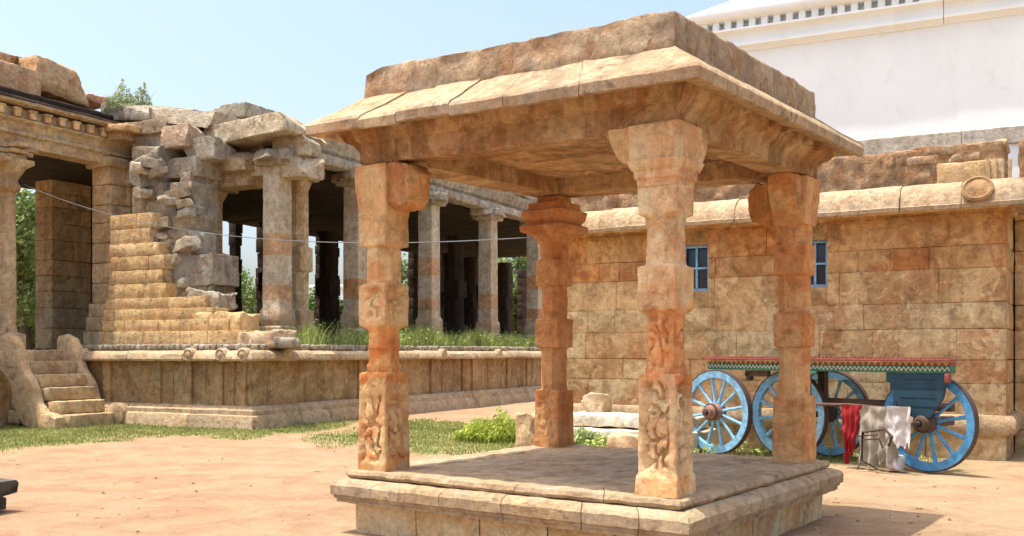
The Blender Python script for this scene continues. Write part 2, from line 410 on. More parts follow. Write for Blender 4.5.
# beams, ceiling, eave, roof slab
for sd, nm in enumerate(range(4)):
    m = M()
    # outer corbelled beam with a cyma outline that carries the eave
    prof = [(1.66, 3.40), (1.665, 3.50), (1.70, 3.56), (1.76, 3.60), (1.80, 3.66), (1.82, 3.73), (1.4, 3.74), (1.30, 3.73), (1.30, 3.42)]
    if sd in (0, 2): prof = [(1.64, 3.40), (1.66, 3.44), (1.665, 3.60), (1.70, 3.63), (1.73, 3.74), (1.30, 3.74), (1.30, 3.42)]
    prof = dense(prof, .06)
    ringslab(m, sd, prof, -1, 1, .10, (1, 1, 1), .008, 4, skew=True, seed=9 + sd)
    if sd == 1:
        for k in range(9):
            m.box(side_pt(1, 1.80, -1.2 + k * .3, 3.66) , (.10, .16, .09), .03, .04, (.95, .95, .95), amp=.012)
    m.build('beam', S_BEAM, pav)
m = M()
for k in range(4):
    m.box((-.99 + k * .66, 0, 3.70), (.65, 2.66, .14), .012, .2, vary(a=.1), amp=.01)
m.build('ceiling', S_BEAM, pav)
m = M()
for sd in range(4):
    cuts = {0: [-1, -.66, -.44, -.14, .14, .50, 1], 1: [-1, -.52, -.28, .15, .6, 1]}.get(sd, [-1, -.5, 0, .5, 1])
    for i in range(len(cuts) - 1):
        r = random.Random(sd * 10 + i); dzz = r.uniform(-.012, .012)
        prof = dense([(1.985, 3.655 + dzz), (2.02, 3.66 + dzz), (2.03, 3.74 + dzz), (2.01, 3.775 + dzz), (1.87, 3.86 + dzz), (1.74, 3.955 + dzz), (1.64, 4.03 + dzz), (1.45, 4.03), (1.45, 3.745), (1.75, 3.72)], .07)
        ringslab(m, sd, prof, cuts[i], cuts[i + 1], .06, vary(a=.07), .007, 6, skew=True, seed=sd, gap=.003)
m.build('eave', S_EAVE, pav, angle=28)
m = M(); st = 0
m.box((0, 0, 4.14), (3.30, 3.30, .34), .03, .07, (1, 1, 1)); 
for i in range(len(m.v)):
    p = m.v[i]; p = p + noise.noise_vector(p * 2.2) * .02 + noise.noise_vector(p * 9) * .013
    if p.y < -1.5 and p.z < 4.29:    # eroded render on the front face
        p.y += .035 * max(0, noise.noise(Vector((p.x * 2.3, 0, p.z * 6))))
        p.y += .018 * noise.noise(Vector((p.x * 14, 3, p.z * 14)))
    if p.x < -1.45: p.z -= .05 * (-(p.x + 1.45)) / .2
    p.z += dz(p); m.v[i] = p
m.build('roof_slab', S_RUB, pav)

# ================================================================== RUINED HALL
MH = frame(-5.5, 21.05, 0, -26.43)          # x: towards the right front, y: away along the long side
MHi = MH.inverted()
def hx(px, y):                               # local x where the sight line of image column px meets local y
    r = (px - HX) / F; a = MH @ Vector((0, y, 0)); d = MH.to_3x3() @ Vector((1, 0, 0))
    return (r * a.y - a.x) / (d.x - r * d.y)
def hy(px, x):
    r = (px - HX) / F; a = MH @ Vector((x, 0, 0)); d = MH.to_3x3() @ Vector((0, 1, 0))
    return (r * a.y - a.x) / (d.x - r * d.y)
def hz(x, y, py): return EYE + (HY - py) * (MH @ Vector((x, y, 0))).y / F
hall = empty('pillared_hall', MH, 'long ruined pillared stone hall with a broken roof on a high moulded platform', 'temple hall')
PT = 1.70
# platform core + courses
m = M()
def plinth_run(m, p0, p1, n, nrm):
    """wall of panelled stones from p0 to p1 (2D), outward normal nrm"""
    p0 = Vector(p0); p1 = Vector(p1); d = (p1 - p0).normalized(); L = (p1 - p0).length; x = 0
    ang = atan2(d.y, d.x)
    while x < L - .05:
        w = min(R.uniform(.55, 1.2), L - x)
        c = p0 + d * (x + w / 2) - Vector(nrm) * .20
        m.box((c.x, c.y, .82), (w - .004, .4 + R.uniform(-.012, .012), 1.3), .006, .2, vary(a=.10), ang, amp=.012)
        if R.random() < .4:
            c2 = p0 + d * (x + w / 2) + Vector(nrm) * .02
            m.box((c2.x, c2.y, .82), (.24, .10, 1.26), .015, .15, vary(a=.1), ang, amp=.01)
        x += w
PX0 = -5.6
plinth_run(m, (PX0, 0), (0, 0), 8, (0, -1)); plinth_run(m, (0, 0), (0, 42), 8, (1, 0)); plinth_run(m, (PX0, -12), (PX0, 0), 8, (1, 0))
m.box((-8, 21.2, .85), (15.5, 42, 1.6), .02, 3); m.box((-11, -6, .85), (10.5, 11.8, 1.6), .02, 3)
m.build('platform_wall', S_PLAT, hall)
def run_profile(m, p0, p1, nrm, prof, piece=(.9, 1.7), amp=.012, mitre0=0, mitre1=0, cell=.25, tvar=.08, freq=4):
    """extrude (out, z) profile along p0->p1; mitre=+1 extends with offset (outer corner), -1 shortens"""
    p0 = Vector(p0); p1 = Vector(p1); d = (p1 - p0).normalized(); L = (p1 - p0).length; nv = Vector(nrm); x = 0
    while x < L - .02:
        w = R.uniform(*piece)
        if L - x - w < piece[0] * .6: w = L - x
        st = m.mark(); k = max(1, int(ceil(w / cell))); rings = []; jz = R.uniform(-.008, .008); jo = R.uniform(-.01, .01)
        for i in range(k + 1):
            a = x + w * i / k
            if i == 0 and x > 0: a += .006
            if i == k and x + w < L - .01: a -= .006
            ring = []
            for off, z in prof:
                aa = a
                if x == 0 and i == 0: aa -= off * mitre0
                if i == k and x + w >= L - .01: aa += off * mitre1
                q = p0 + d * aa + nv * (off + (jo if off > 0 else 0)); ring.append(Vector((q.x, q.y, z + jz)))
            rings.append(ring)
        m.loft(rings, vary(a=tvar)); m.rough(amp, freq, st, R.uniform(0, 9)); x += w
base_prof = [(.02, .46), (.14, .45), (.17, .40), (.24, .37), (.24, .28), (.30, .26), (.34, .14), (.36, -.3), (-.1, -.3), (-.1, .46)]
corn_prof = dense([(.0, 1.42), (.26, 1.41), (.29, 1.45), (.27, 1.55), (.18, 1.62), (.06, 1.64), (-.3, 1.64), (-.3, 1.42)], .1)
m = M()
for pr, pc in ((base_prof, (1, 2)),):
    run_profile(m, (PX0, 0), (0, 0), (0, -1), pr, pc, mitre1=1); run_profile(m, (0, 0), (0, 42), (1, 0), pr, pc, mitre0=1)
    run_profile(m, (PX0, -12), (PX0, 0), (1, 0), pr, pc)
m.build('base_moulding', S_EAVE, hall)
m = M()
run_profile(m, (PX0 + .5, 0), (0, 0), (0, -1), corn_prof, (1.1, 2), mitre1=1); run_profile(m, (0, 0), (0, 42), (1, 0), corn_prof, (1.1, 2), mitre0=1)
CM = m; m = M(); run_profile(m, (PX0, -12), (PX0, -2.05), (1, 0), corn_prof, (1.1, 2)); m.build('platform_cornice', S_EAVE, hall); m = CM
def medallion(m, p, nrm):
    ang = atan2(nrm[1], nrm[0]); mt = Matrix.Translation((p[0], p[1], 1.54)) @ Matrix.Rotation(ang, 4, 'Z') @ Matrix.Rotation(pi / 2, 4, 'Y')
    m.lathe([(.15, -.12), (.15, .02), (.12, .05), (.09, .03), (.05, .06), (.01, .06)], 16, m=mt)
for x in (-4.8, -1.5, -.6, 0.0): medallion(m, (x, -.24), (0, -1))
for y in (0.9, 4.2, 7.6, 11, 15): medallion(m, (.24, y), (1, 0))
m.build('platform_cornice', S_EAVE, hall)
m = M()   # row of worn rounded petals along the platform edge
def petals(m, p0, p1):
    p0 = Vector(p0); p1 = Vector(p1); L = (p1 - p0).length; d = (p1 - p0) / L; n = int(L / .17)
    for i in range(n):
        if R.random() < .07: continue
        q = p0 + d * (i + .5) * .17
        m.box((q.x, q.y, 1.705), (.14, .20, .12), .055, .09, vary(a=.2), atan2(d.y, d.x), amp=.02)
petals(m, (PX0 + .3, .0), (0, .0)); petals(m, (.0, .05), (.0, 30))
m.box((PX0 / 2, .2, 1.67), (-PX0, .3, .1), .02, .2, amp=.02); m.box((-.2, 15, 1.67), (.3, 30, .1), .02, .3, amp=.02)
m.build('petal_moulding', S_RUIN, hall)

# ruined pier wall facing the court
m = M(); rr = random.Random(3)
def course(m, pxl, pxr, yt, zb, zt, dep=.5, mat=None, t0=(1, 1, 1), lens=(.6, 1.5), r=.008, amp=.008):
    x0, x1 = hx(pxl, yt), hx(pxr, yt); x = x0
    while x < x1 - .05:
        w = rr.uniform(*lens)
        if x1 - x - w < .3: w = x1 - x
        t = vary(rr, .1)
        m.box((x + w / 2, yt + dep / 2, (zb + zt) / 2), (w - .01, dep, zt - zb - .008), r, .16, tuple(a * b for a, b in zip(t, t0)), amp=amp); x += w
Y0 = .55
for (l, rt, zb, zt, yt) in [(99, 246, 1.70, 2.08, Y0 - .12), (102, 228, 2.08, 2.34, Y0 - .06), (103, 213, 2.34, 2.60, Y0), (106, 205, 2.60, 2.86, Y0 + .05), (108, 166, 2.86, 3.20, Y0 + .08),
                        (109, 162, 3.20, 3.52, Y0 + .08), (110, 164, 3.52, 3.85, Y0 + .08), (109, 158, 3.85, 4.15, Y0 + .08), (110, 150, 4.15, 4.50, Y0 + .1), (110, 152, 4.50, 4.85, Y0 + .1)]:
    course(m, l, rt, yt, zb, zt, t0=(1.1, 1.02, .9))
m.build('pier_wall', S_HALL, hall, angle=30)
m = M()   # exposed rubble core behind it
for (pl, pr, zb, zt, y) in [(160, 205, 2.86, 3.15, 1.0), (163, 209, 3.15, 3.80, .95), (160, 190, 3.8, 4.1, 1.0), (172, 196, 3.9, 4.4, 1.1), (150, 188, 4.1, 4.75, 1.05), (148, 176, 4.7, 5.2, 1.1), (165, 192, 4.6, 5.0, 1.2),
                         (170, 190, 5.0, 5.6, 1.3), (128, 160, 4.85, 5.6, 1.1), (130, 158, 5.6, 6.5, 1.15), (155, 182, 5.2, 5.5, 1.3), (176, 190, 5.3, 5.85, 1.35)]:
    x0, x1 = hx(pl, y), hx(pr, y)
    m.box(((x0 + x1) / 2, y + .45, (zb + zt) / 2), ((x1 - x0) * 1.12, .9, (zt - zb) * 1.1), .012, .08, tuple(q_ * .78 for q_ in vary(a=.2)), amp=.02, freq=6, chunky=.02, rz=R.uniform(-.1, .1), tilt=(0, R.uniform(-.07, .07)), cuts=3)
for k in range(46):
    px_ = R.uniform(140, 205); zz = R.uniform(2.8, 6.2)
    if px_ > 205 - (zz - 2.8) * 9: continue
    q = R.uniform(.16, .38); m.box((hx(px_, 1.0), 1.0 + R.uniform(-.05, .15), zz), (q * 1.6, q, q * .7), .01, .06, vary(a=.3), R.uniform(-.4, .4), amp=.012, cuts=3, tilt=(R.uniform(-.3, .3), R.uniform(-.3, .3)))
m.build('rubble_core', S_RUIN, hall, angle=24)

# columns of the hall
def hall_column(x, y, z0, z1, w, mat, seed, bands=True, cap=True):
    m = M(); H = z1 - z0; a = w / 2
    secs = [(z0, 'sq', a * 1.32), (z0 + .55, 'sq', a * 1.30), (z0 + .60, 'sq', a * 1.12), (z0 + .95, 'sq', a * 1.12), (z0 + 1.0, 'oct', a * .95), (z0 + .45 * H, 'oct', a * .93), (z0 + .46 * H, 'sq', a * 1.02), (z0 + .60 * H, 'sq', a * 1.02), (z0 + .61 * H, 'oct', a * .93), (z0 + .93 * H, 'oct', a * .92), (z1, 'sq', a * .98)]
    if not bands: secs = [(z0, 'sq', a * 1.32), (z0 + .52, 'sq', a * 1.28), (z0 + .56, 'sq', a * 1.08), (z0 + .66, 'sq', a * 1.2), (z0 + .92, 'sq', a * 1.16), (z0 + 1.0, 'sq', a * .97), (z1, 'sq', a * .93)]
    pillar_mesh(m, secs, seed, .012, step=.18)
    m.xf(Matrix.Translation((x, y, 0)))
    if not bands:
        r2 = random.Random(seed); b0 = z0 + H * .30; b1 = z0 + H * .42; b2 = z0 + H * .50; b3 = z0 + H * .60
        for k, f in enumerate(m.f):
            zf = m.v[f[0]].z; g = (1.05, 1.12, 1.18)
            if (b0 < zf < b1) if seed % 2 else (b2 < zf < b3 or b0 - .3 < zf < b1 - .4): g = (1.02, .82, .66) if (seed % 3) else (1.02, .72, .54)
            elif zf < z0 + 1: g = (1.05, 1.0, .95)
            m.t[k] = g
    c = m.build('pillar', mat, hall)
    if cap:
        m = M()
        m.box((x, y, z1 + .10), (w * 1.5, w * 1.5, .2), .03, .12, vary(), amp=.03)
        m.box((x, y, z1 + .26), (w * 1.3, 1.35, .26), .05, .10, vary(a=.2), amp=.02, chunky=.03, cuts=3)
        m.box((x, y, z1 + .24), (1.15, w * 1.25, .24), .02, .10, vary(a=.2), amp=.02, chunky=.03, cuts=3)
        m.build('capital', S_RUIN, c, angle=24)
    return c
P1 = stone('column_stone_pale', (.52, .43, .30), (.40, .31, .20), (.44, .26, .14), darkamt=.45, redamt=.45, bump=.5, streak=.2)
sx = -1.5
PY = [2.66, 5.9, 9.7, 13.55, 17.3, 21, 25]
for i, y in enumerate(PY):
    hall_column(sx, y, PT - .03, 6.05, .52, P1, 20 + i, bands=False)
hall_column(hx(209, 3.3), 3.3, PT, 5.75, .72, S_HALL, 31)
hall_column(hx(180, 3.6), 3.6, PT, 5.75, .6, S_HALL, 33)
hall_column(hx(299, 4.2), 4.2, PT, 6.0, .50, S_HALL, 32)
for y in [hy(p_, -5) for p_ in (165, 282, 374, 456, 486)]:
    hall_column(-5, y, PT, 6.1, .62, S_SHADE, 40 + int(y), cap=False)
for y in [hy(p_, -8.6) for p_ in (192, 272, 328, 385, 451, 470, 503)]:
    hall_column(-8.6, y, PT, 6.1, .66, S_SHADE, 60 + int(y), cap=False)
# rear wall piers with gaps through which sky and trees show
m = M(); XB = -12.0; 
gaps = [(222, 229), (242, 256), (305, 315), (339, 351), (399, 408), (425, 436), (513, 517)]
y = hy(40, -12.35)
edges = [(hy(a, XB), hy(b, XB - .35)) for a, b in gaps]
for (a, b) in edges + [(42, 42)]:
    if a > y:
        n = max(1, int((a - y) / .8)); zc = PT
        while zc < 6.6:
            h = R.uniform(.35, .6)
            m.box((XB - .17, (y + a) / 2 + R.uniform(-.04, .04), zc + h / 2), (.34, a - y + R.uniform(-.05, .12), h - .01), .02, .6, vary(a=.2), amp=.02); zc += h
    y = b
m.build('rear_wall', S_SHADE, hall)
# roof: beams along the front, slabs inside
m = M()
def beam_y(m, x, ya, yb, zb, zt, w=.55, tint=None, amp=.03, ch=.05):
    m.box((x, (ya + yb) / 2, (zb + zt) / 2), (w, abs(yb - ya) - .02, zt - zb), .04, .16, tint or vary(a=.12), amp=amp, chunky=ch)
ys = [3.2, 5.9, 9.7, 13.55, 17.3, 21, 25, 29]
for a, b in zip(ys, ys[1:]):
    beam_y(m, sx, a, b, 6.38, 6.62, amp=.015, ch=.02)
m.build('architrave', S_RUIN, hall)
m = M()
ent = dense([(-.45, 6.55), (-.1, 6.52), (.05, 6.62), (.05, 6.72), (.12, 6.78), (.12, 6.86), (.22, 6.98), (.22, 7.12), (.1, 7.16), (-.45, 7.16)], .12)
run_profile(m, (sx, 3.0), (sx, 29), (1, 0), ent, (2.4, 3.8), amp=.018, freq=4)
m.build('entablature', S_RUIN, hall)
m = M()
for i in range(14):
    m.box((-6.9, 3.9 + i * 1.9, 6.62 + R.uniform(-.02, .02)), (10.2, 1.88, .3), .03, .5, vary(), amp=.02)
m.box((-9.5, 1.6, 6.62), (7.2, 3.0, .3), .03, .5, amp=.02)
m.build('roof', S_SHADE, hall)
m = M()   # weathered lime and rubble topping on the roof edge
for i in range(20):
    y = 8.2 + i * 1.0
    m.box((sx - .35 + R.uniform(-.1, .1), y, 7.25 + R.uniform(-.06, .05)), (1.1, R.uniform(.8, 1.3), R.uniform(.18, .38)), .06, .14, vary(a=.2), R.uniform(-.3, .3), amp=.03, chunky=.05, cuts=4)
m.build('roof_topping', S_RUIN, hall)
# broken roof pieces over the ruined corner, placed by the sight lines of the picture
m = M()
def piece(m, pl, pr, yt, yb_, y, dep=1.2, rz=0., tl=0., tint=None, amp=.018, ch=.02, r=.015, cuts=3):
    x0, x1 = hx(pl, y), hx(pr, y); xm = (x0 + x1) / 2; za, zb = hz(xm, y, yb_), hz(xm, y, yt)
    m.box((xm, y + dep / 2, (za + zb) / 2), (x1 - x0, dep, zb - za), r, .08, tint or vary(a=.12), rz, amp=amp, freq=4.5, chunky=ch, tilt=(0, tl), cuts=cuts)
piece(m, 203, 286, 118, 138, 2.0, 1.6, tl=-.06, amp=.03, tint=(1.35, 1.32, 1.2))
piece(m, 134, 204, 108, 124, 1.7, 2.0, tl=.10); piece(m, 100, 170, 102, 120, 2.2, 2.4, tl=.10); piece(m, 120, 168, 120, 134, 1.6, 1.2, tint=(.8, .7, .6)); piece(m, 176, 215, 118, 136, 2.4, 1.6)
piece(m, 160, 186, 124, 147, 1.3, 1.0, tint=(1.1, .95, .85)); piece(m, 182, 212, 137, 160, 1.5, 1.0); piece(m, 150, 196, 158, 178, 1.4, 1.2)
piece(m, 190, 245, 152, 172, 2.1, 1.2, tint=(1.1, .95, .75)); piece(m, 216, 246, 168, 186, 2.3, .7, tint=(1.1, .95, .75)); piece(m, 225, 262, 138, 158, 2.9, 1.2, tint=(1.1, .9, .7))
piece(m, 244, 306, 153, 176, 2.45, .7, tl=.08, tint=(1.25, 1.2, 1.1)); piece(m, 272, 306, 136, 156, 2.6, .6, tint=(1.2, 1.15, 1.05)); piece(m, 290, 303, 128, 136, 3.2, .8)
piece(m, 205, 245, 104, 118, 4.2, 1.5); piece(m, 225, 300, 128, 140, 4.0, 1.5, tint=(.8, .8, .8))
piece(m, 128, 162, 122, 150, 1.6, 1.2); piece(m, 132, 160, 146, 170, 1.3, 1.2, tint=(.8, .75, .7))
m.build('broken_roof', S_RUIN, hall, angle=24)

# porch on the left
XS = -6.0
def ppillar(x, y, z0, z1, seed):
    m = M(); pillar_mesh(m, [(z0, 'sq', .27), (z0 + .3, 'sq', .27), (z0 + .34, 'rd', .2), (z0 + .5, 'rd', .17), (z0 + 1.0, 'oct', .17), (z0 + 2.2, 'oct', .165), (z0 + 2.9, 'rd', .165), (z1 - .75, 'rd', .16), (z1 - .7, 'rd', .24), (z1 - .6, 'rd', .27), (z1 - .5, 'rd', .2), (z1 - .45, 'rd', .2), (z1 - .2, 'rd', .36), (z1 - .1, 'sq', .40), (z1, 'sq', .40)], seed, .008, step=.1)
    m.xf(Matrix.Translation((x, y, 0))); c = m.build('pillar', S_HALL, hall)
    m = M()
    for k, (zz, ll) in enumerate(((z1 + .05, .7), (z1 + .17, 1.0), (z1 + .29, 1.3))):
        m.box((x, y, zz), (.42, ll, .10), .02, .12, vary(a=.12), amp=.015); m.box((x + .02, y, zz), (ll * .9, .40, .09), .02, .12, vary(a=.12), amp=.015)
    m.build('capital', S_HALL, c)
ppillar(XS, hy(8, XS), PT, 5.95, 71); ppillar(XS, hy(8, XS) - 3.4, PT, 5.95, 72)
m = M()  # broad corner pier of the porch in stacked blocks
yc = hy(112, XS); zc = PT
for k, h in enumerate((.42, .36, .34, .5, .5, .5, .5, .45, .5, .45)):
    w = .95 if k < 1 else .86 if k < 2 else .78 if k < 3 else .66
    m.box((XS, yc, zc + h / 2), (w, w, h - .01), .02, .15, vary(a=.1), amp=.012)
    m.box((XS + .12, yc + .42, zc + h / 2), (w * .9, .5, h - .012), .02, .15, vary(a=.1), amp=.012); zc += h
m.box((XS, yc, zc + .1), (.9, .9, .24), .03, .15, amp=.02)
m.build('corner_pier', S_HALL, hall)
m = M()
arch = dense([(-.35, 6.28), (.18, 6.28), (.20, 6.50), (.27, 6.53), (.27, 6.60), (.22, 6.63), (.24, 6.78), (.34, 6.84), (.34, 6.88), (-.35, 6.88)], .12)
run_profile(m, (XS, -9), (XS, yc + .45), (1, 0), arch, (2.0, 3.2), amp=.012)
m.build('porch_beam', S_HALL, hall)
m = M()
fr = dense([(-.35, 6.90), (.20, 6.90), (.20, 7.14), (.44, 7.20), (.46, 7.26), (-.35, 7.30)], .12)
run_profile(m, (XS, -9), (XS, yc + .2), (1, 0), fr, (2.0, 3.0), amp=.012)
fz = m.build('porch_frieze', S_HALL, hall)
y = -6
while y < yc:
    m = M(); m.box((XS + .27, y, 7.0), (.12, .15, .17), .05, .06, (1.35, 1.28, 1.15), amp=.012); m.box((XS + .27, y, 7.10), (.14, .20, .05), .02, .06, (1.25, 1.2, 1.1), amp=.008); y += .40
    m.build('dentil', S_HALL, fz)
m = M()
m.box((-10.5, -3.0, 7.25), (9.6, 12.2, .25), .03, .6, amp=.02); m.box((-8.6, -2, 7.55), (4.2, 8.6, .4), .05, .3, (.75, .65, .6), amp=.03)
m.build('porch_roof', S_SHADE, hall)
m = M()
def pc(pl, pr, yt, yb_, x, dep, tl=0, tint=None):
    ya, yb2 = hy(pl, x), hy(pr, x); ym = (ya + yb2) / 2; za, zb = hz(x, ym, yb_), hz(x, ym, yt)
    m.box((x - dep / 2, ym, (za + zb) / 2), (dep, yb2 - ya, zb - za), .06, .10, tint or vary(a=.1), 0, amp=.03, freq=5, chunky=.02, tilt=(tl, 0), cuts=2)
pc(-60, 42, 57, 92, -6.9, 1.6, tl=-.02, tint=(1.15, 1.0, .9)); pc(36, 96, 66, 98, -6.9, 1.6, tl=-.10, tint=(1.1, 1.0, .85)); pc(-70, 36, 46, 62, -7.4, 1.3, tl=-.02, tint=(.9, .8, .75)); pc(86, 112, 95, 104, -8.0, 1.0, tint=(1.15, .8, .7))
m.build('porch_roof_topping', S_RUB, hall)
m = M()  # projecting slab over the corner pier
m.box((XS + .35, yc + .2, 7.12), (1.5, 1.5, .16), .03, .12, (1.2, 1.1, .95), amp=.02, tilt=(0, .05)); m.box((XS + .2, yc + .2, 6.95), (1.1, 1.2, .18), .03, .15, amp=.02)
m.build('corner_slab', S_HALL, hall)
m = M()  # inner wall of the porch
yw0, yw1 = hy(35, -10.65), hy(90, -10); zc = PT
while zc < 6.9:
    h = R.uniform(.4, .62); y = yw0
    while y < yw1 - .05:
        w = min(R.uniform(.6, 1.1), yw1 - y); 
        if yw1 - y - w < .3: w = yw1 - y
        m.box((-10.3, y + w / 2, zc + h / 2), (.7, w - .01, h - .01), .02, .25, vary(a=.14), amp=.012); y += w
    zc += h
m.build('porch_wall', S_HALL, hall)
m = M()
m.box((-12.0, yw1 + 2.6, 4.3), (2.4, 3.0, 5.2), .05, .6, amp=.02)
m.build('inner_wall', S_SHADE, hall)

# staircase of the porch
yA, yB = -1.66, -.44
m = M(); ns = 6; PXF = PX0 + .38
stairs = M(); hs = PT / (ns + .0)
for i in range(ns):
    top = PT - (i + 0) * hs - .02; xa = PXF + .05 + i * .30
    if i == 0: continue
    stairs.box((xa - .15 + .15, (yA + yB) / 2, top - hs / 2 + .0), (.36, yB - yA - .02, hs - .006), .02, .12, vary(a=.12), amp=.014)
    stairs.box((xa - .25, (yA + yB) / 2, (top - hs) / 2 - .1), (.6, yB - yA - .1, max(.1, top - hs + .15)), .01, .3)
stairs.box((PX0 + .08, -1.0, .82), (.62, 1.9, 1.64), .02, .2, amp=.01)
st = stairs.build('staircase', S_HALL, hall)
def balustrade(y0, w):
    """scrolling elephant-trunk parapet: profile in x,z extruded over width w along y"""
    top = [(PXF - .15, 1.98), (PXF + .05, 2.02), (PXF + .28, 1.93), (PXF + .44, 1.70), (PXF + .50, 1.45), (PXF + .60, 1.22), (PXF + .80, 1.02), (PXF + .93, .80), (PXF + 1.02, .52), (PXF + 1.20, .34), (PXF + 1.45, .30), (PXF + 1.62, .22)]
    bot = [(PXF - .15, 1.3), (PXF - .05, 1.2), (PXF + .0, 1.1), (PXF + .0, .95), (PXF + .08, .8), (PXF + .2, .6), (PXF + .35, .45), (PXF + .5, .2), (PXF + .65, .05), (PXF + .95, -.02), (PXF + 1.3, -.04), (PXF + 1.62, -.04)]
    m = M(); rings = []
    # refine
    def fine(a):
        out = []
        for p, q in zip(a, a[1:]):
            for j in range(3): out.append((p[0] + (q[0] - p[0]) * j / 3, p[1] + (q[1] - p[1]) * j / 3))
        return out + [a[-1]]
    for (tx, tz), (bx, bz) in zip(fine(top), fine(bot)):
        ring = []
        for (u, s) in ((-.5, 0), (-.5, .85), (-.36, .97), (0, 1.0), (.36, .97), (.5, .85), (.5, 0), (0, 0)):
            ring.append(Vector((bx + (tx - bx) * s, y0 + u * w, bz + (tz - bz) * s)))
        rings.append(ring)
    m.loft(rings, (1.15, 1.1, 1.0)); m.rough(.005, 5)
    b = m.build('balustrade', S_EAVE, st)
    m2 = M(); m2.lathe([(.01, -w / 2 - .03), (.12, -w / 2 - .02), (.2, -w / 2), (.2, w / 2), (.12, w / 2 + .02), (.01, w / 2 + .03)], 20, m=Matrix.Translation((PXF + 1.58, y0, .15)) @ Matrix.Rotation(pi / 2, 4, 'X'), tint=(1.1, 1.05, .95))
    m2.rough(.02, 6)
    return b
balustrade(yA - .13, .26); balustrade(yB + .15, .28)
m = M(); m.lathe([(.01, -.16), (.16, -.15), (.25, -.10), (.25, .10), (.16, .15), (.01, .16)], 20, m=Matrix.Translation((PXF + 1.66, yB + .13, .22)) @ Matrix.Rotation(pi / 2, 4, 'X')); m.rough(.03, 6)
m.build('scroll_end', S_EAVE, st)
m = M()  # newel block with stacked carved pieces beyond the left parapet
yn = hy(20, PXF + .30)
for (z, h, w) in ((.2, .3, .34), (.45, .2, .26), (.65, .2, .20), (.85, .16, .28), (1.0, .14, .20), (1.15, .14, .28), (1.45, .4, .40)):
    m.box((PXF + .30, yn, z), (w, w, h - .01), .03, .09, vary(a=.12), amp=.015)
m.build('carved_post', S_EAVE, hall)

# loose blocks of the ruin (things)
def loose(name, px, py, z, dims, rz, label, cat, mat=S_RUIN, tint=(1, 1, 1), amp=.05, ch=.08, group=None, off=0, r=.05, tilt=(0, 0), cell=.07):
    X, Y = G(px, py, z) if z < 1.5 else (None, None)
    m = M(); m.box((0, 0, dims[2] / 2 - .03), dims, r, cell, tint, amp=amp, freq=4, chunky=ch, tilt=tilt)
    o = m.build(name, mat, None, Matrix.Translation((X, Y, z)) @ Matrix.Rotation(rz, 4, 'Z'))
    return tag(o, label, cat, group)
def loose_h(name, px, y, z, dims, rz, label, cat, mat=S_RUIN, tint=(1, 1, 1), amp=.05, ch=.08, r=.05):
    m = M(); m.box((0, 0, dims[2] / 2 - .02), dims, r, .08, tint, amp=amp, freq=4, chunky=ch)
    o = m.build(name, mat, None, MH @ Matrix.Translation((hx(px, y), y, z)) @ Matrix.Rotation(rz, 4, 'Z'))
    return tag(o, label, cat)
loose_h('fallen_block', 268, .75, PT, (1.1, .7, .36), .1, 'long low weathered block lying before the pale column on the platform', 'stone block', S_RUB)
loose_h('fallen_block', 226, .9, 2.06, (1.5, .7, .42), -.05, 'flat tan block lying right of the stepped masonry', 'stone block', S_HALL, (1.1, 1.05, .9))
loose_h('fallen_block', 244, .8, PT, (1.2, .6, .34), .05, 'tan block resting on the platform at the foot of the stepped masonry', 'stone block', S_HALL, (1.1, 1.0, .85))
loose_h('fallen_block', 212, 1.1, 2.60, (.9, .8, .42), .2, 'rough grey rubble lump on top of the stepped masonry', 'rubble', S_RUIN, (1.1, 1.1, 1.1), .08, .12)
loose_h('fallen_block', 288, .7, PT, (.5, .5, .22), .5, 'small rounded stone at the platform edge below the pale column', 'stone', S_RUIN)

# stone wheel beside the stairs
m = M(); wm = Matrix.Rotation(pi / 2, 4, 'Y')
m.lathe([(.01, -.16), (.62, -.16), (.66, -.10), (.66, .06), (.62, .12), (.55, .12), (.50, .07), (.20, .07), (.18, .16), (.10, .20), (.08, .15), (.01, .15)], 40, m=wm); m.rough(.012, 6)
wx_ = PXF + .75
m.t = [(.55, .45, .38)] * len(m.t); wo = m.build('millstone', S_PLAT, None, MH @ Matrix.Translation((wx_, hy(-19, wx_), .70)))
tag(wo, 'dark carved stone wheel standing beside the stairs at the left edge', 'stone wheel')

# dark stone slab at lower left corner of the view
m = M(); rings = []
for i in range(9):
    t = i / 8; x = -1.6 + 1.6 * t
    prof = [(-.7, 0), (.34, 0), (.34, .12), (.28, .15), (.36, .19), (.40, .28), (.36, .31), (-.7, .32)]
    s = 1 - .12 * max(0, t - .8) / .2
    rings.append([Vector((x + (.0 if z < .18 else .10) * (t > .95), y * s, z)) for y, z in prof])
m.loft(rings); m.rough(.02, 4)
X, Y = G(0, 518); so = m.build('carved_slab', S_BLACK, None, frame(X - .27, Y + .22, 0, -14))
tag(so, 'dark moulded stone slab lying on the sand at the lower left edge', 'stone slab')

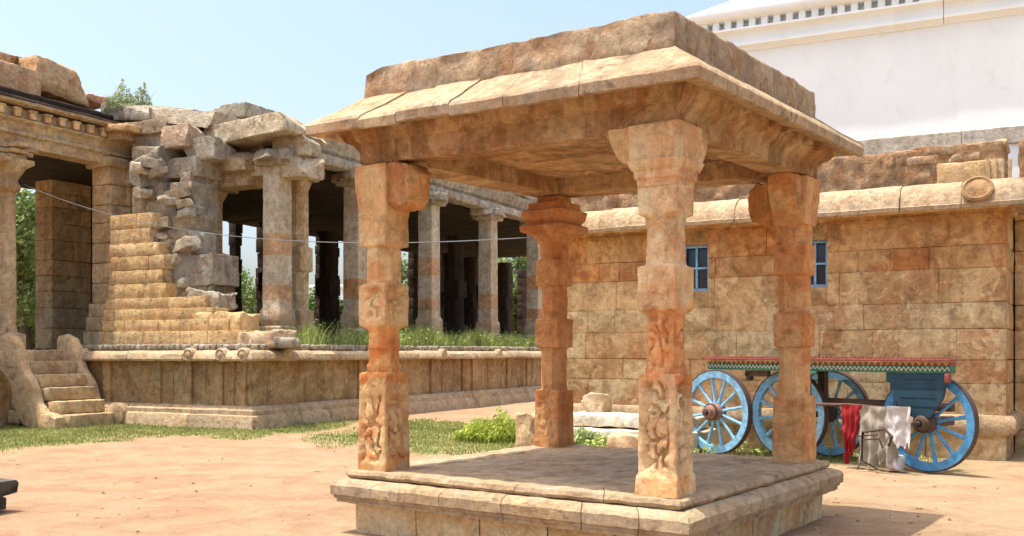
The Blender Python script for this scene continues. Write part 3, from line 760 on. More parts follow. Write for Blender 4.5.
# ================================================================== LOW MASONRY BUILDING (right)
MW = frame(7.32, 14.8, 0, -30.5)
low = empty('masonry_building', MW, 'low tan ashlar building with pale eave stones and small blue windows behind the carts', 'building')
WX = -7.8
def wx(px, y=0.0):
    r = (px - HX) / F; a = MW @ Vector((0, y, 0)); d = MW.to_3x3() @ Vector((1, 0, 0))
    return (r * a.y - a.x) / (d.x - r * d.y)
def wz(x, py, y=0.0): return EYE + (HY - py) * (MW @ Vector((x, y, 0))).y / F
wins = []
for (l, r_, t, b) in ((681, 708, 245, 291), (800, 827, 240, 287)):
    x0, x1 = wx(l), wx(r_); xm = (x0 + x1) / 2; wins.append((x0, x1, wz(xm, b), wz(xm, t)))
m = M(); rw = random.Random(11)
zs = [0.62]; 
for h in (.50, .36, .47, .40, .52, .34, .49, .36): zs.append(zs[-1] + h)
for ci, (za, zb) in enumerate(zip(zs, zs[1:])):
    x = WX
    hi = min(1, max(0, ((za + zb) / 2 - 2.2) / .9))
    while x < -.02:
        w = rw.choice([rw.uniform(.35, .6), rw.uniform(.7, 1.1), rw.uniform(1.1, 1.8)])
        if -x - w < .4: w = -x
        segs = [(x, x + w)]
        for (a, b, c, d) in wins:
            if zb > c + .02 and za < d - .02:
                ns_ = []
                for (p, q) in segs:
                    if q <= a or p >= b: ns_.append((p, q))
                    else:
                        if a - p > .03: ns_.append((p, a))
                        if q - b > .03: ns_.append((b, q))
                segs = ns_
        kk = 1 + rw.uniform(-.10, .12); rd = rw.uniform(0, 1)
        t = (kk * (1 - .08 * hi), kk * (1 - .28 * hi - .12 * (rd > .75)), kk * (1 - .44 * hi - .18 * (rd > .75)))
        dp = .4 + rw.uniform(-.006, .008)
        for (p, q) in segs:
            jj = rw.choice([.002, .004, .006, .012]); za2, zb2 = za + rw.uniform(-.003, .004), zb + rw.uniform(-.004, .003)
            m.box(((p + q) / 2, .2 - (dp - .4) / 2, (za2 + zb2) / 2), (q - p - jj, dp, zb2 - za2 - jj), .005, .08, t, amp=.0045, freq=7)
        x += w
# mortar backing (behind faces) as wall body, with the window holes left open
def backing(m, x0, x1, z0, z1):
    m.box(((x0 + x1) / 2, .215, (z0 + z1) / 2), (x1 - x0, .40, z1 - z0), .004, 2, (.75, .66, .56))
xs = sorted([(w[0], w[1], w[2], w[3]) for w in wins]); cur = WX + .02
for (a, b, c, d) in xs:
    backing(m, cur, a, .6, 4.0); backing(m, a, b, .6, c); backing(m, a, b, d, 4.0); cur = b
backing(m, cur, -.02, .6, 4.0)
# side wall
y = .42; 
for ci, (za, zb) in enumerate(zip(zs, zs[1:])):
    y = .41
    while y < 6:
        w = rw.uniform(.6, 1.2); m.box((-.2, y + w / 2, (za + zb) / 2), (.4 + rw.uniform(-.01, .01), w - .01, zb - za - .01), .016, .25, vary(rw, .12), amp=.012); y += w
m.box((-3.6, 3.4, 2.3), (6.8, 5.6, 3.5), .02, 3, (.6, .5, .4))
for ci, (za, zb) in enumerate(zip([-.3, .35] + zs[1:], [.35] + zs[1:])):      # short return wing at the side
    x = .02
    while x < 3:
        w = rw.uniform(.6, 1.1); m.box((x + w / 2, 1.9, (za + zb) / 2), (w - .008, 1.0, zb - za - .008), .012, .2, vary(rw, .12), amp=.01); x += w
m.build('wall', S_WALL, low)
# plinth
m = M()
ban = dense([(0, .66), (.10, .655), (.14, .60), (.145, .42), (.10, .36), (.04, .34), (-.1, .34), (-.1, .66)], .1)
run_profile(m, (WX, 0), (0, 0), (0, -1), ban, (.9, 1.9), mitre1=1); run_profile(m, (0, 0), (0, 6), (1, 0), ban, (.9, 1.9), mitre0=1)
m.build('band_moulding', S_EAVE, low)
m = M(); x = WX
while x < 0:
    w = min(rw.uniform(.6, 1.2), -x); 
    if w > .02: m.box((x + w / 2, .15, .02), (w - .01, .36, .70), .015, .2, vary(rw, .14), amp=.012)
    x += w
for i in range(6): m.box((-.17, .35 + .5 + i, .02), (.36, .98, .70), .015, .2, vary(rw, .12), amp=.012)
m.build('plinth', S_WALL, low)
# upper string course and eave stones
m = M()
run_profile(m, (WX, 0), (0, 0), (0, -1), [(-.3, 3.74), (.05, 3.74), (.10, 3.80), (.10, 3.86), (-.3, 3.86)], (1, 2), mitre1=1); run_profile(m, (0, 0), (0, 6), (1, 0), [(-.3, 3.74), (.05, 3.74), (.10, 3.80), (.10, 3.86), (-.3, 3.86)], (1, 2), mitre0=1)
m.build('string_course', S_WALL, low)
m = M()
ev = dense([(.02, 3.80), (.34, 3.735), (.415, 3.73), (.425, 3.79), (.405, 3.80), (.385, 3.90), (.33, 4.02), (.22, 4.12), (.08, 4.165), (-.4, 4.17), (-.4, 3.88)], .06)
run_profile(m, (WX, 0), (0, 0), (0, -1), ev, (.85, 1.5), mitre1=1, amp=.010, tvar=.08); run_profile(m, (0, 0), (0, 6), (1, 0), ev, (1, 1.6), mitre0=1, amp=.015)
mt = Matrix.Translation((-.35, -.33, 3.98)) @ Matrix.Rotation(radians(62), 4, 'X')
m.lathe([(.22, -.1), (.22, .05), (.19, .075), (.16, .05), (.12, .06), (.07, .09), (.01, .09)], 24, m=mt, tint=(.85, .75, .65))
m.build('eave', S_EAVE, low)
# rough parapet of rubble courses above the eave
m = M(); YP = .75
m.box((WX / 2, YP + .22, 4.46), (-WX - .15, .5, .82), .03, .06, (.72, .64, .56), amp=.04, freq=5, chunky=.03)
zc = 4.08
for h in (.15, .13, .12, .14, .12, .14):
    x = WX + .05
    while x < -.1:
        w = rw.uniform(.16, .62); w = min(w, -.1 - x + .05)
        if w < .08: break
        k = rw.uniform(.5, 1.15); rd = rw.random()
        if rw.random() < .45: x += w; continue
        m.box((x + w / 2, YP + .25 + rw.uniform(-.05, .05), zc + h / 2 + rw.uniform(-.015, .015)), (w + .01, .5, h * rw.uniform(.9, 1.15)), .02, .06, (k, k * (.85 if rd > .6 else 1), k * (.75 if rd > .6 else 1)), amp=.022, cuts=3, tilt=(0, rw.uniform(-.05, .05))); x += w
    zc += h
m.build('parapet', S_RUB, low, angle=35)
m = M()
m.box((-.55, YP - .02, 4.35), (.95, .5, .42), .03, .12, (1.1, 1.05, .9), amp=.02)
for k in range(4): m.box((-.28 + k * .1, YP - .28, 4.38), (.05, .05, .34), .02, .06, amp=.006)
m.box((-.55, YP - .22, 4.19), (.75, .24, .05), .015, .1, (.35, .3, .28))
m.build('carved_block', S_EAVE, low)
m = M()
m.box((1.6, 1.9, 4.22), (3.1, 1.5, .28), .06, .15, amp=.02); m.box((1.5, 2.2, 4.7), (2.9, .8, .75), .04, .12, (.7, .62, .55), amp=.04)
m.build('wing_coping', S_RUB, low)
# windows
for (a, b, c, d) in wins:
    m = M(); xm = (a + b) / 2; w = b - a; h = d - c; t = .045
    for (cx, cz, sx_, sz_) in ((a + t / 2, (c + d) / 2, t, h), (b - t / 2, (c + d) / 2, t, h), (xm, c + t / 2, w - 2 * t, t), (xm, d - t / 2, w - 2 * t, t), (xm, (c + d) / 2, w - 2 * t, t * .8)):
        m.box((cx, .13, cz), (sx_, .07, sz_), .006, .5)
    m.box((xm, .132, (c + d) / 2), (t * .8, .055, h - 2 * t), .006, .5)
    wobj = m.build('window', P_BLUE, low)
    m = M(); m.box((xm, .160, (c + d) / 2), (w - .02, .012, h - .02), .002, 1); m.build('pane', GLASS, wobj)

# ================================================================== WHITE BUILDING
MT = frame(8.435, 17.485, 0, -26.43)
def tx(px, y=0.0):
    r = (px - HX) / F; a = MT @ Vector((0, y, 0)); d = MT.to_3x3() @ Vector((1, 0, 0))
    return (r * a.y - a.x) / (d.x - r * d.y)
def tz(x, py, y=0.0): return EYE + (HY - py) * (MT @ Vector((x, y, 0))).y / F
white = empty('white_temple_building', MT, 'tall whitewashed building with a dentilled cornice rising behind the masonry wall', 'building')
TX0 = tx(678); TX1 = 6.0
m = M()
k = 40
vs = []
m.box(((TX0 + TX1) / 2, 3.0, 4.2), (TX1 - TX0, 6.0, 7.26), .03, .5, amp=.012, freq=2)
m.build('wall', W_WHITE, white)
m = M()
run_profile(m, (TX0, 0), (TX1, 0), (0, -1), [(-.1, 5.21), (.03, 5.21), (.05, 5.23), (.045, 5.50), (.0, 5.53), (-.1, 5.53)], (1.2, 2.6), amp=.006, mitre0=0)
m.build('stone_course', S_GREY, white)
m = M()
run_profile(m, (TX0, 0), (TX1, 0), (0, -1), [(-.1, 7.44), (.03, 7.44), (.06, 7.50), (.13, 7.53), (.13, 7.58), (.06, 7.60), (.06, 7.74), (.12, 7.80), (.20, 7.82), (.20, 7.86), (-.1, 7.86)], (3, 5), amp=.002, tvar=.01, mitre0=0)
run_profile(m, (TX0, 0), (TX1, 0), (0, -1), [(-.1, 8.04), (.20, 8.04), (.24, 8.07), (.27, 8.12), (.27, 8.20), (.1, 8.24), (-.1, 8.24)], (3, 5), amp=.002, tvar=.01, mitre0=0)
cor = m.build('cornice', W_WHITE, white)
x = TX0 + .1
while x < 2.5:
    m = M(); m.box((x, -.05, 7.95), (.125, .20, .176), .012, .2); x += .235
    m.build('dentil', W_WHITE, cor)
# domed upper roof, left flank visible against the sky
m = M(); rings = []
m.box(((TX0 + TX1) / 2, 3.0, 7.95), (TX1 - TX0 - .02, 5.9, .5), .02, .6)
for t in (0, .25, .5, .75, 1):
    z = 8.20 + 2.2 * t; ins = 5.6 * t - .1
    hx0, hx1, y0_, y1_ = TX0 + ins, TX1 - ins, -.05 + ins * .48, 6 - ins * .48
    rings.append([Vector((hx0, y0_, z)), Vector((hx1, y0_, z)), Vector((hx1, y1_, z)), Vector((hx0, y1_, z))])
m.loft(rings); m.build('roof', W_WHITE, white, smooth=False)

# ================================================================== CART
MC = frame(3.12, 16.0, 0, -50.8)
cart = empty('wooden_cart', MC, 'long wooden temple cart with a carved red and green beam on blue spoked wheels', 'cart')
L = 4.0
m = M(); m.box((L / 2, .09, 1.375), (L, .16, .10), .006, .3); m.rough(.006, 4); beam = m.build('carved_beam', P_GREEN, cart)
m = M(); m.box((L / 2, .055, 1.492), (L + .04, .22, .035), .005, .3); m.box((L / 2, .09, 1.445), (L + .01, .17, .036), .005, .3)
n = 62
for i in range(n): m.box((L * (i + .5) / n, .02, 1.517), (L / n * .55, .05, .022), .005, .1)
m.rough(.008, 5); m.build('red_capping', P_RED, beam)
m = M(); n = 44
for i in range(n):
    x = L * (i + .5) / n; w = L / n
    m.add([(x - w * .42, -.012, 1.462), (x + w * .42, -.012, 1.462), (x, -.012, 1.418), (x - w * .42, .01, 1.462), (x + w * .42, .01, 1.462), (x, .01, 1.418)], [(0, 2, 1), (0, 3, 5, 2), (2, 5, 4, 1), (0, 1, 4, 3)])
m.build('dentil_band', P_GOLD, beam, smooth=False)
m = M(); n = 60
for i in range(n):
    x0 = L * i / n; x1 = L * (i + .5) / n; x2 = L * (i + 1) / n
    for a, b, za, zb in ((x0, x1, 1.345, 1.395), (x1, x2, 1.395, 1.345)):
        m.add([(a, .003, za), (b, .003, zb), (b, .003, zb + .016), (a, .003, za + .016), (a, .012, za), (b, .012, zb), (b, .012, zb + .016), (a, .012, za + .016)], [(0, 1, 2, 3), (0, 4, 5, 1), (3, 2, 6, 7)])
m.build('zigzag_band', P_WHITE, beam, smooth=False)
m = M()
for k in range(5): m.box((1.7, .24 + k * .145, 1.40), (3.2 - k * .25, .135, .05), .006, .5, vary(a=.2))
m.build('deck', WOOD, cart)
m = M()
m.box((1.60, .62, .68), (.11, 1.15, .13), .02, .3); m.build('axle', WOOD, cart); m = M(); m.box((3.60, .45, .66), (.12, .75, .13), .02, .3)
m.build('axle', WOOD, cart)
m = M()
m.box((1.60, .35, 1.03), (.12, .12, .62), .01, .3); m.box((1.60, .80, 1.03), (.12, .12, .62), .01, .3); m.box((3.45, .45, 1.03), (.12, .12, .62), .01, .3)
m.box((2.5, .5, .86), (2.6, .10, .12), .01, .3); m.box((.9, .12, 1.27), (.42, .10, .09), .01, .2); m.box((.75, .12, 1.22), (.08, .1, .12), .01, .2)
m.build('undercarriage', WOOD, cart)
def cx(px, y):
    r = (px - HX) / F; a = MC @ Vector((0, y, 0)); d = MC.to_3x3() @ Vector((1, 0, 0))
    return (r * a.y - a.x) / (d.x - r * d.y)
def wheel(x, y, pm, hubm, rad=.66, far=False):
    m = M(); mt = Matrix.Translation((x, y, rad)) @ Matrix.Rotation(pi / 2, 4, 'X')
    n = 48
    # felloes
    prof = [(rad - .015, -.05), (rad - .015, .05), (rad - .12, .045), (rad - .125, 0), (rad - .12, -.045)]
    rings = [[mt @ Vector((r * cos(2 * pi * i / n), r * sin(2 * pi * i / n), z)) for r, z in prof] for i in range(n + 1)]
    m.loft(rings, caps=False); rim = m.build('wheel', pm, cart)
    m = M(); prof = [(rad, -.052), (rad, .052), (rad - .014, .052), (rad - .014, -.052)]
    m.loft([[mt @ Vector((r * cos(2 * pi * i / n), r * sin(2 * pi * i / n), z)) for r, z in prof] for i in range(n + 1)], caps=False)
    m.build('tyre', IRON, rim)
    for k in range(12):
        a = 2 * pi * (k + .35) / 12; m = M(); rings = []
        for (r, w, t) in ((.08, .030, .040), (.13, .034, .036), (.22, .022, .026), (.42, .024, .024), (rad - .11, .034, .03)):
            c = Vector((cos(a), sin(a), 0)) * r; u = Vector((-sin(a), cos(a), 0))
            rings.append([mt @ (c + u * (w * cos(q * pi / 4)) + Vector((0, 0, t * sin(q * pi / 4)))) for q in range(8)])
        m.loft(rings); m.build('spoke', pm, rim)
    m = M(); m.lathe([(.01, -.14), (.09, -.14), (.10, -.06), (.135, -.05), (.14, .05), (.12, .07), (.115, .13), (.125, .15), (.10, .20), (.085, .21), (.085, .25), (.05, .26), (.045, .20), (.01, .20)], 24, m=mt)
    h = m.build('hub', hubm, rim)
    m = M(); m.lathe([(.128, .135), (.136, .137), (.136, .165), (.12, .167)], 24, m=mt); m.lathe([(.03, .2), (.035, .3), (.01, .31)], 12, m=mt); m.build('hub_ring', IRON, rim)
wheel(.28, -.10, P_BLUE, HUBW); wheel(cx(789, .30), .30, P_BLUE, HUBW); wheel(1.62, .98, P_BLUE, WOOD); wheel(3.60, .22, P_MBLUE, WOOD)
# stepped blue board hanging below the right end
m = M()
xb = cx(886, .02); pts = [(xb, 1.322), (xb, 1.20), (xb + .06, 1.18), (xb + .06, 1.10), (xb + .11, 1.07), (xb + .11, .96), (xb + .17, .93), (xb + .17, .82), (xb + .22, .78), (xb + .36, .74), (xb + .62, .74), (xb + .80, 1.0), (xb + .86, 1.322)]
m.loft([[Vector((x, yy, z)) for x, z in pts] for yy in (.02, .07)]); bd = m.build('blue_board', P_DBLUE, cart, smooth=False)
m = M()
for k in range(4):
    m.box((xb + .46, .018, .88 + k * .12), (.50, .008, .006), .002, .5)
m.build('board_ribs', P_DBLUE, bd)
m = M(); m.box((xb + .88, .0, 1.26), (.06, .08, .12), .01, .1); m.build('red_peg', P_RED, cart)
m = M(); m.box((1.87, .0, 1.15), (.07, .10, .34), .008, .2, (1, 1, 1)); m.box((1.93, -.02, 1.3), (.22, .05, .05), .005, .2); m.build('green_bracket', P_GREEN, cart)
m = M(); m.box((1.83, .09, 1.10), (.06, .07, .30), .008, .2); m.build('red_bracket', P_RED, cart)
m = M(); m.tube([(1.7, .0, .84), (2.6, -.03, .86), (cx(912, 0), -.02, .82)], .022, 8); m.build('drying_pole', WOOD, cart)
# clothes on the pole
def cloth(name, mat, x0, x1, ztop, zbot0, zbot1, label, amp=.04, nf=5, narrow=0.0, y0=-.03, seed=0, back=.25):
    m = M(); nx, nz = 26, 20; grid = []
    for side in (0, 1):
        for j in range(nz + 1):
            row = []
            for i in range(nx + 1):
                u = i / nx; t = j / nz
                zb = zbot0 + (zbot1 - zbot0) * u + .14 * noise.noise(Vector((u * 5, seed, 0)))
                z = ztop - (ztop - zb) * t
                x = x0 + (x1 - x0) * (u if not narrow else (u - .5) * (1 - narrow * t) + .5 - narrow * .25 * t)
                yy = y0 + amp * (.3 + t) * sin(u * nf * 2 * pi + seed + 1.3 * noise.noise(Vector((u * 3, t * 2, seed)))) + .05 * noise.noise(Vector((x * 6, z * 6, seed))) + .02 * noise.noise(Vector((x * 17, z * 11, seed)))
                row.append(Vector((x, yy + (.008 if side else 0), z)))
            grid.append(row)
    W = nx + 1; fs = []
    for s in (0, 1):
        o = s * (nz + 1) * W
        for j in range(nz):
            for i in range(nx):
                q = (o + j * W + i, o + j * W + i + 1, o + (j + 1) * W + i + 1, o + (j + 1) * W + i)
                fs.append(q if s else q[::-1])
    o2 = (nz + 1) * W
    for i in range(nx):
        for j in (0, nz): fs.append((j * W + i, j * W + i + 1, o2 + j * W + i + 1, o2 + j * W + i))
    for j in range(nz):
        for i in (0, nx): fs.append((j * W + i, (j + 1) * W + i, o2 + (j + 1) * W + i, o2 + j * W + i))
    m.add([p for r in grid for p in r], fs)
    return tag(m.build(name, mat, None, MC.copy()), label, 'cloth')
cloth('hanging_cloth', C_RED, cx(843, -.1), cx(864, -.1), .87, .03, .26, 'red cloth hanging from the pole under the cart', .03, 3, .45, -.16, 1)
cloth('hanging_cloth', C_GREY, cx(861, -.1), cx(898, -.1), .86, .05, .12, 'grey-beige striped blanket hanging behind the red cloth', .035, 4, 0, -.14, 3)
cloth('hanging_cloth', C_WHITE, cx(889, -.16), cx(912, -.16), .88, .42, .32, 'white cloth hanging beside the blue board near the right wheel', .025, 2, 0, -.20, 5)
m = M(); m.tube([(2.35, -.35, .10), (2.38, -.36, .50), (2.70, -.36, .56), (2.80, -.35, .46), (2.74, -.34, .34)], .022, 6); m.tube([(2.38, -.36, .40), (2.62, -.36, .42), (2.66, -.34, .30)], .012, 6); m.tube([(2.30, -.36, .44), (2.60, -.37, .48)], .012, 6); m.tube([(2.36, -.36, .12), (2.5, -.2, 0)], .012, 6); m.tube([(2.35, -.35, .12), (2.35, -.45, 0)], .012, 6)
tag(m.build('iron_frame', IRON, None, MC @ Matrix.Translation((cx(862, -.35) - 2.36, 0, .02))), 'thin bent dark iron frame standing in front of the grey blanket', 'metal frame')
m = M(); m.box((0, 0, .10), (.22, .20, .20), .08, .04, amp=.03, chunky=.03)
tag(m.build('cloth_bundle', C_WHITE, None, MC @ Matrix.Translation((cx(893, -.1), -.02, .02))), 'pale cloth bundle on the ground below the white cloth', 'bundle')

# ================================================================== SLABS, BOULDERS near wall base
MS = MW
def wslab(name, pl, pr, y, z, dep, h, mat, label, cat, tint=(1, 1, 1), amp=.02, ch=.02, rz=0):
    x0, x1 = wx(pl, y), wx(pr, y); m = M()
    m.box((0, 0, h / 2), (x1 - x0, dep, h), .03, .09, tint, amp=amp, freq=4, chunky=ch)
    return tag(m.build(name, mat, None, MW @ Matrix.Translation(((x0 + x1) / 2, y + dep / 2, z)) @ Matrix.Rotation(rz, 4, 'Z')), label, cat)
wslab('stone_slab', 560, 690, -1.3, .34, .9, .20, S_GREY, 'long pale upper slab lying along the foot of the masonry wall', 'stone slab', (1.5, 1.45, 1.4))
wslab('stone_slab', 556, 692, -1.5, -.1, 1.2, .42, S_GREY, 'broad pale lower slab under the long slab at the wall foot', 'stone slab', (1.25, 1.2, 1.1))
wslab('carved_stone', 581, 603, -.75, .54, .35, .34, S_EAVE, 'small lumpy carved stone standing on the pale slab by the wall', 'carved stone', amp=.06, ch=.07)
wslab('boulder', 606, 634, -2.3, -.05, .5, .34, S_EAVE, 'cream boulder in the weeds between the back left and near pillars', 'boulder', (1.2, 1.15, 1.1), amp=.08, ch=.12)
wslab('boulder', 516, 536, -2.2, -.05, .6, .62, S_EAVE, 'pale upright boulder just left of the back left pillar base', 'boulder', (1.2, 1.15, 1.05), amp=.07, ch=.12)

# ================================================================== GROUND
def inpoly(x, y, poly):
    c = False; n = len(poly); dmin = 1e9
    for i in range(n):
        (x0, y0), (x1, y1) = poly[i], poly[(i + 1) % n]
        if (y0 > y) != (y1 > y) and x < (x1 - x0) * (y - y0) / (y1 - y0) + x0: c = not c
        dx, dy = x1 - x0, y1 - y0; t = max(0, min(1, ((x - x0) * dx + (y - y0) * dy) / (dx * dx + dy * dy)))
        dmin = min(dmin, math.hypot(x - x0 - t * dx, y - y0 - t * dy))
    return dmin if c else -dmin
def WP(l): return [G(a, b) for a, b in l]
gpolys = [(WP([(-120, 452), (0, 449), (60, 444), (110, 438), (200, 436), (250, 438), (300, 432), (352, 424), (380, 412), (460, 404), (540, 396), (500, 388), (100, 388), (-120, 405)]), 1.0),
          (WP([(330, 446), (380, 444), (420, 452), (520, 452), (640, 452), (560, 420), (470, 418), (400, 420), (360, 428), (320, 436)]), .9),
          (WP([(640, 456), (760, 461), (830, 466), (930, 466), (960, 445), (700, 430), (600, 430)]), .45)]
def grassmask(x, y):
    g = 0.0
    for poly, a in gpolys:
        d = inpoly(x, y, poly); j = noise.noise(Vector((x * .9, y * .6, 1))) * .9 + noise.noise(Vector((x * 3, y * 2.2, 5))) * .45
        g = max(g, a * max(0, min(1, .5 + (d + j * .8) / .9)))
    g *= .60 + .70 * max(0, min(1, .55 + noise.noise(Vector((x * .8, y * .5, 9))) * 1.3))
    # bare red soil strip in the grass near the long platform
    b = inpoly(x, y, BARE); g *= max(0, min(1, .5 - (b + .5 * noise.noise(Vector((x * 2, y, 4)))) / .6))
    return min(1, g)
BARE = WP([(440, 421), (470, 408), (530, 402), (535, 409), (500, 416), (470, 424)])
def gz(x, y):
    return -.010 * max(0, noise.noise(Vector((x * 3.3, y * 3.3, 8))) * 2 - .3) + .02 * noise.noise(Vector((x * .5, y * .5, 0))) + .009 * noise.noise(Vector((x * 2.3, y * 2.3, 3))) + .004 * noise.noise(Vector((x * 8, y * 8, 3))) - .01
xs = [-400, -150, -60, -30] + [-18 + i * .16 for i in range(int(32 / .16) + 1)] + [18, 30, 60, 150, 400]
ysg = [-60, -10, 2] + [5 + i * .16 for i in range(int(34 / .16) + 1)] + [42, 50, 70, 110, 200, 450]
vs = []; gm = []
for yy in ysg:
    for xx in xs:
        near = -18 <= xx <= 14.1 and 5 <= yy <= 39.1
        vs.append((xx, yy, gz(xx, yy) if near else -.01)); gm.append(grassmask(xx, yy) if near else (.5 if yy > 40 else 0))
W = len(xs); fs = [(j * W + i, j * W + i + 1, (j + 1) * W + i + 1, (j + 1) * W + i) for j in range(len(ysg) - 1) for i in range(W - 1)]
me = bpy.data.meshes.new('ground'); me.from_pydata(vs, [], fs)
at = me.attributes.new('grass', 'FLOAT', 'POINT'); at.data.foreach_set('value', gm)
me.polygons.foreach_set('use_smooth', [True] * len(me.polygons))
gm_, nt, b = nodes('sandy_ground'); v = objvec(nt, False)
n1 = noi(nt, v, .22, 5, .6, .5); n2 = noi(nt, v, 1.3, 7, .65, .5); n3 = noi(nt, v, 25, 5, .7); n4 = noi(nt, v, 5, 8, .75, .4)
c = ramp(nt, n1, [(.38, (.38, .235, .145)), (.60, (.40, .275, .165))])
sep = nt.nodes.new('ShaderNodeSeparateXYZ'); nt.links.new(v, sep.inputs[0])
xf = nt.nodes.new('ShaderNodeMapRange'); nt.links.new(math_(nt, 'ADD', sep.outputs[0], math_(nt, 'MULTIPLY', n2, 4.0)), xf.inputs[0]); xf.inputs[1].default_value = -4; xf.inputs[2].default_value = 5
c = mix(nt, xf.outputs[0], mix(nt, .6, c, (.38, .235, .145)), mix(nt, .6, c, (.39, .29, .175)))
c = mix(nt, .8, c, ramp(nt, n2, [(.36, (.80, .72, .68)), (.56, (1.06, 1.05, 1.02))]), 'MULTIPLY')
n5 = noi(nt, v, 1.0, 9, .7, .6, (.35, 1.2, 1))
c = mix(nt, ramp(nt, n5, [(.52, (0, 0, 0)), (.62, (.45, .45, .45))]), c, (.31, .185, .115))
n6 = noi(nt, v, 2.1, 9, .7, 1.2)
c = mix(nt, ramp(nt, n6, [(.54, (0, 0, 0)), (.60, (.40, .40, .40))]), c, (.44, .31, .20))
c = mix(nt, ramp(nt, n4, [(.60, (0, 0, 0)), (.74, (.45, .45, .45))]), c, (.36, .21, .12))
c = mix(nt, .5, c, ramp(nt, n3, [(.35, (.78, .76, .74)), (.6, (1.1, 1.1, 1.1))]), 'MULTIPLY')
vo = nt.nodes.new('ShaderNodeTexVoronoi'); vo.inputs['Scale'].default_value = 9; nt.links.new(v, vo.inputs['Vector'])
c = mix(nt, ramp(nt, vo.outputs['Distance'], [(.05, (.55, .55, .55)), (.09, (0, 0, 0))]), c, (.30, .20, .13))
a = nt.nodes.new('ShaderNodeAttribute'); a.attribute_name = 'grass'
gf = math_(nt, 'MULTIPLY', a.outputs['Fac'], ramp(nt, noi(nt, v, 3.5, 6, .7), [(.3, (.3, .3, .3)), (.6, (1, 1, 1))]))
c = mix(nt, math_(nt, 'MINIMUM', math_(nt, 'MULTIPLY', gf, 1.5), .95), c, ramp(nt, n4, [(.40, (.14, .18, .055)), (.60, (.29, .28, .12))]))
nt.links.new(c, b.inputs['Base Color']); b.inputs['Roughness'].default_value = .95; b.inputs['Specular IOR Level'].default_value = .1
bp = nt.nodes.new('ShaderNodeBump'); bp.inputs['Strength'].default_value = 1; bp.inputs['Distance'].default_value = .06
nt.links.new(math_(nt, 'ADD', math_(nt, 'MULTIPLY', n3, .3), math_(nt, 'ADD', n4, math_(nt, 'MULTIPLY', n6, .8))), bp.inputs['Height']); nt.links.new(bp.outputs[0], b.inputs['Normal'])
me.materials.append(gm_); go = bpy.data.objects.new('ground', me); scene.collection.objects.link(go); tag(go, 'sandy pinkish temple courtyard ground', None, kind='structure')

# pebbles: small loose stones on the sand
m = M(); rp = random.Random(5)
for i in range(700):
    px = rp.uniform(-40, 1060); py = 352 + 1600 / rp.uniform(8.4, 19)
    X, Y = G(px, py); s = rp.choice([.008, .012, .012, .018, .03])
    if noise.noise(Vector((X * .7, Y * .7, 31))) < rp.uniform(-.15, .45): continue
    k = rp.uniform(.6, 1.1)
    s *= .8
    vs = [Vector((x, y, z)) * s * rp.uniform(.7, 1.3) for x, y, z in ((1, 0, 0), (-1, 0, 0), (0, 1, 0), (0, -1, 0), (0, 0, .7), (0, 0, -.7))]
    m.add([v_ + Vector((X, Y, gz(X, Y) + s * .3)) for v_ in vs], [(0, 2, 4), (2, 1, 4), (1, 3, 4), (3, 0, 4), (2, 0, 5), (1, 2, 5), (3, 1, 5), (0, 3, 5)], (k, k, k))
tag(m.build('pebbles', S_RUB), 'small pebbles and grit scattered over the sand', None, kind='stuff')

m = M()
for i in range(260):
    px = rp.uniform(-40, 1060); X, Y = G(px, 352 + 1600 / rp.uniform(8.6, 17)); a = rp.uniform(0, 6.28); l = rp.uniform(.02, .09)
    if noise.noise(Vector((X * .6, Y * .6, 51))) < rp.uniform(-.1, .4): continue
    z = gz(X, Y) + .012
    if rp.random() < .5: m.tube([(X, Y, z), (X + l * cos(a), Y + l * sin(a), z + .006)], .003, 4, (.35, .28, .2))
    else: m.add([(X - .02, Y, z), (X, Y + .012, z + .012), (X + .02, Y, z + .002), (X, Y - .012, z)], [(0, 1, 2, 3)], (.5, .4, .25))
tag(m.build('litter', S_RUB, smooth=False), 'dry twigs and leaf scraps on the sand', None, kind='stuff')
# grass
def blade(m, x, y, z, h, w, r, lean=.35, tint=None):
    a = r.uniform(0, 2 * pi); dx, dy = cos(a), sin(a); b_ = r.uniform(.1, lean) * h; c_ = r.uniform(0, 2 * pi); ex, ey = cos(c_) * w / 2, sin(c_) * w / 2
    m.add([(x - ex, y - ey, z), (x + ex, y + ey, z), (x + ex * .7 + dx * b_ * .35, y + ey * .7 + dy * b_ * .35, z + h * .55), (x - ex * .7 + dx * b_ * .35, y - ey * .7 + dy * b_ * .35, z + h * .55), (x + dx * b_, y + dy * b_, z + h)],
          [(0, 1, 2, 3), (3, 2, 4)], tint or (r.uniform(.75, 1.2),) * 3)
m = M(); rg = random.Random(9); cnt = 0
for i in range(240000):
    x = rg.uniform(-13, 7); y = rg.uniform(14.5, 33)
    if abs(x / y) > .56: continue
    g = grassmask(x, y)
    if rg.random() > g * 1.1 - .14: continue
    l = MHi @ Vector((x, y, 0))
    if (l.x < .3 and l.y > -.3 and l.x > -8) or l.x < PX0 + .3: continue
    t = rg.uniform(.7, 1.2); ye = rg.random() < .25
    h = rg.uniform(.02, .055) * (1.8 if rg.random() < .08 else 1)
    blade(m, x, y, gz(x, y) - .005, h, .022, rg, .7, (t * (1.5 if ye else 1), t * (1.15 if ye else 1), t * .9)); cnt += 1
tag(m.build('grass', GRASS, smooth=False), 'short patchy grass growing along the temple platform', None, kind='stuff')
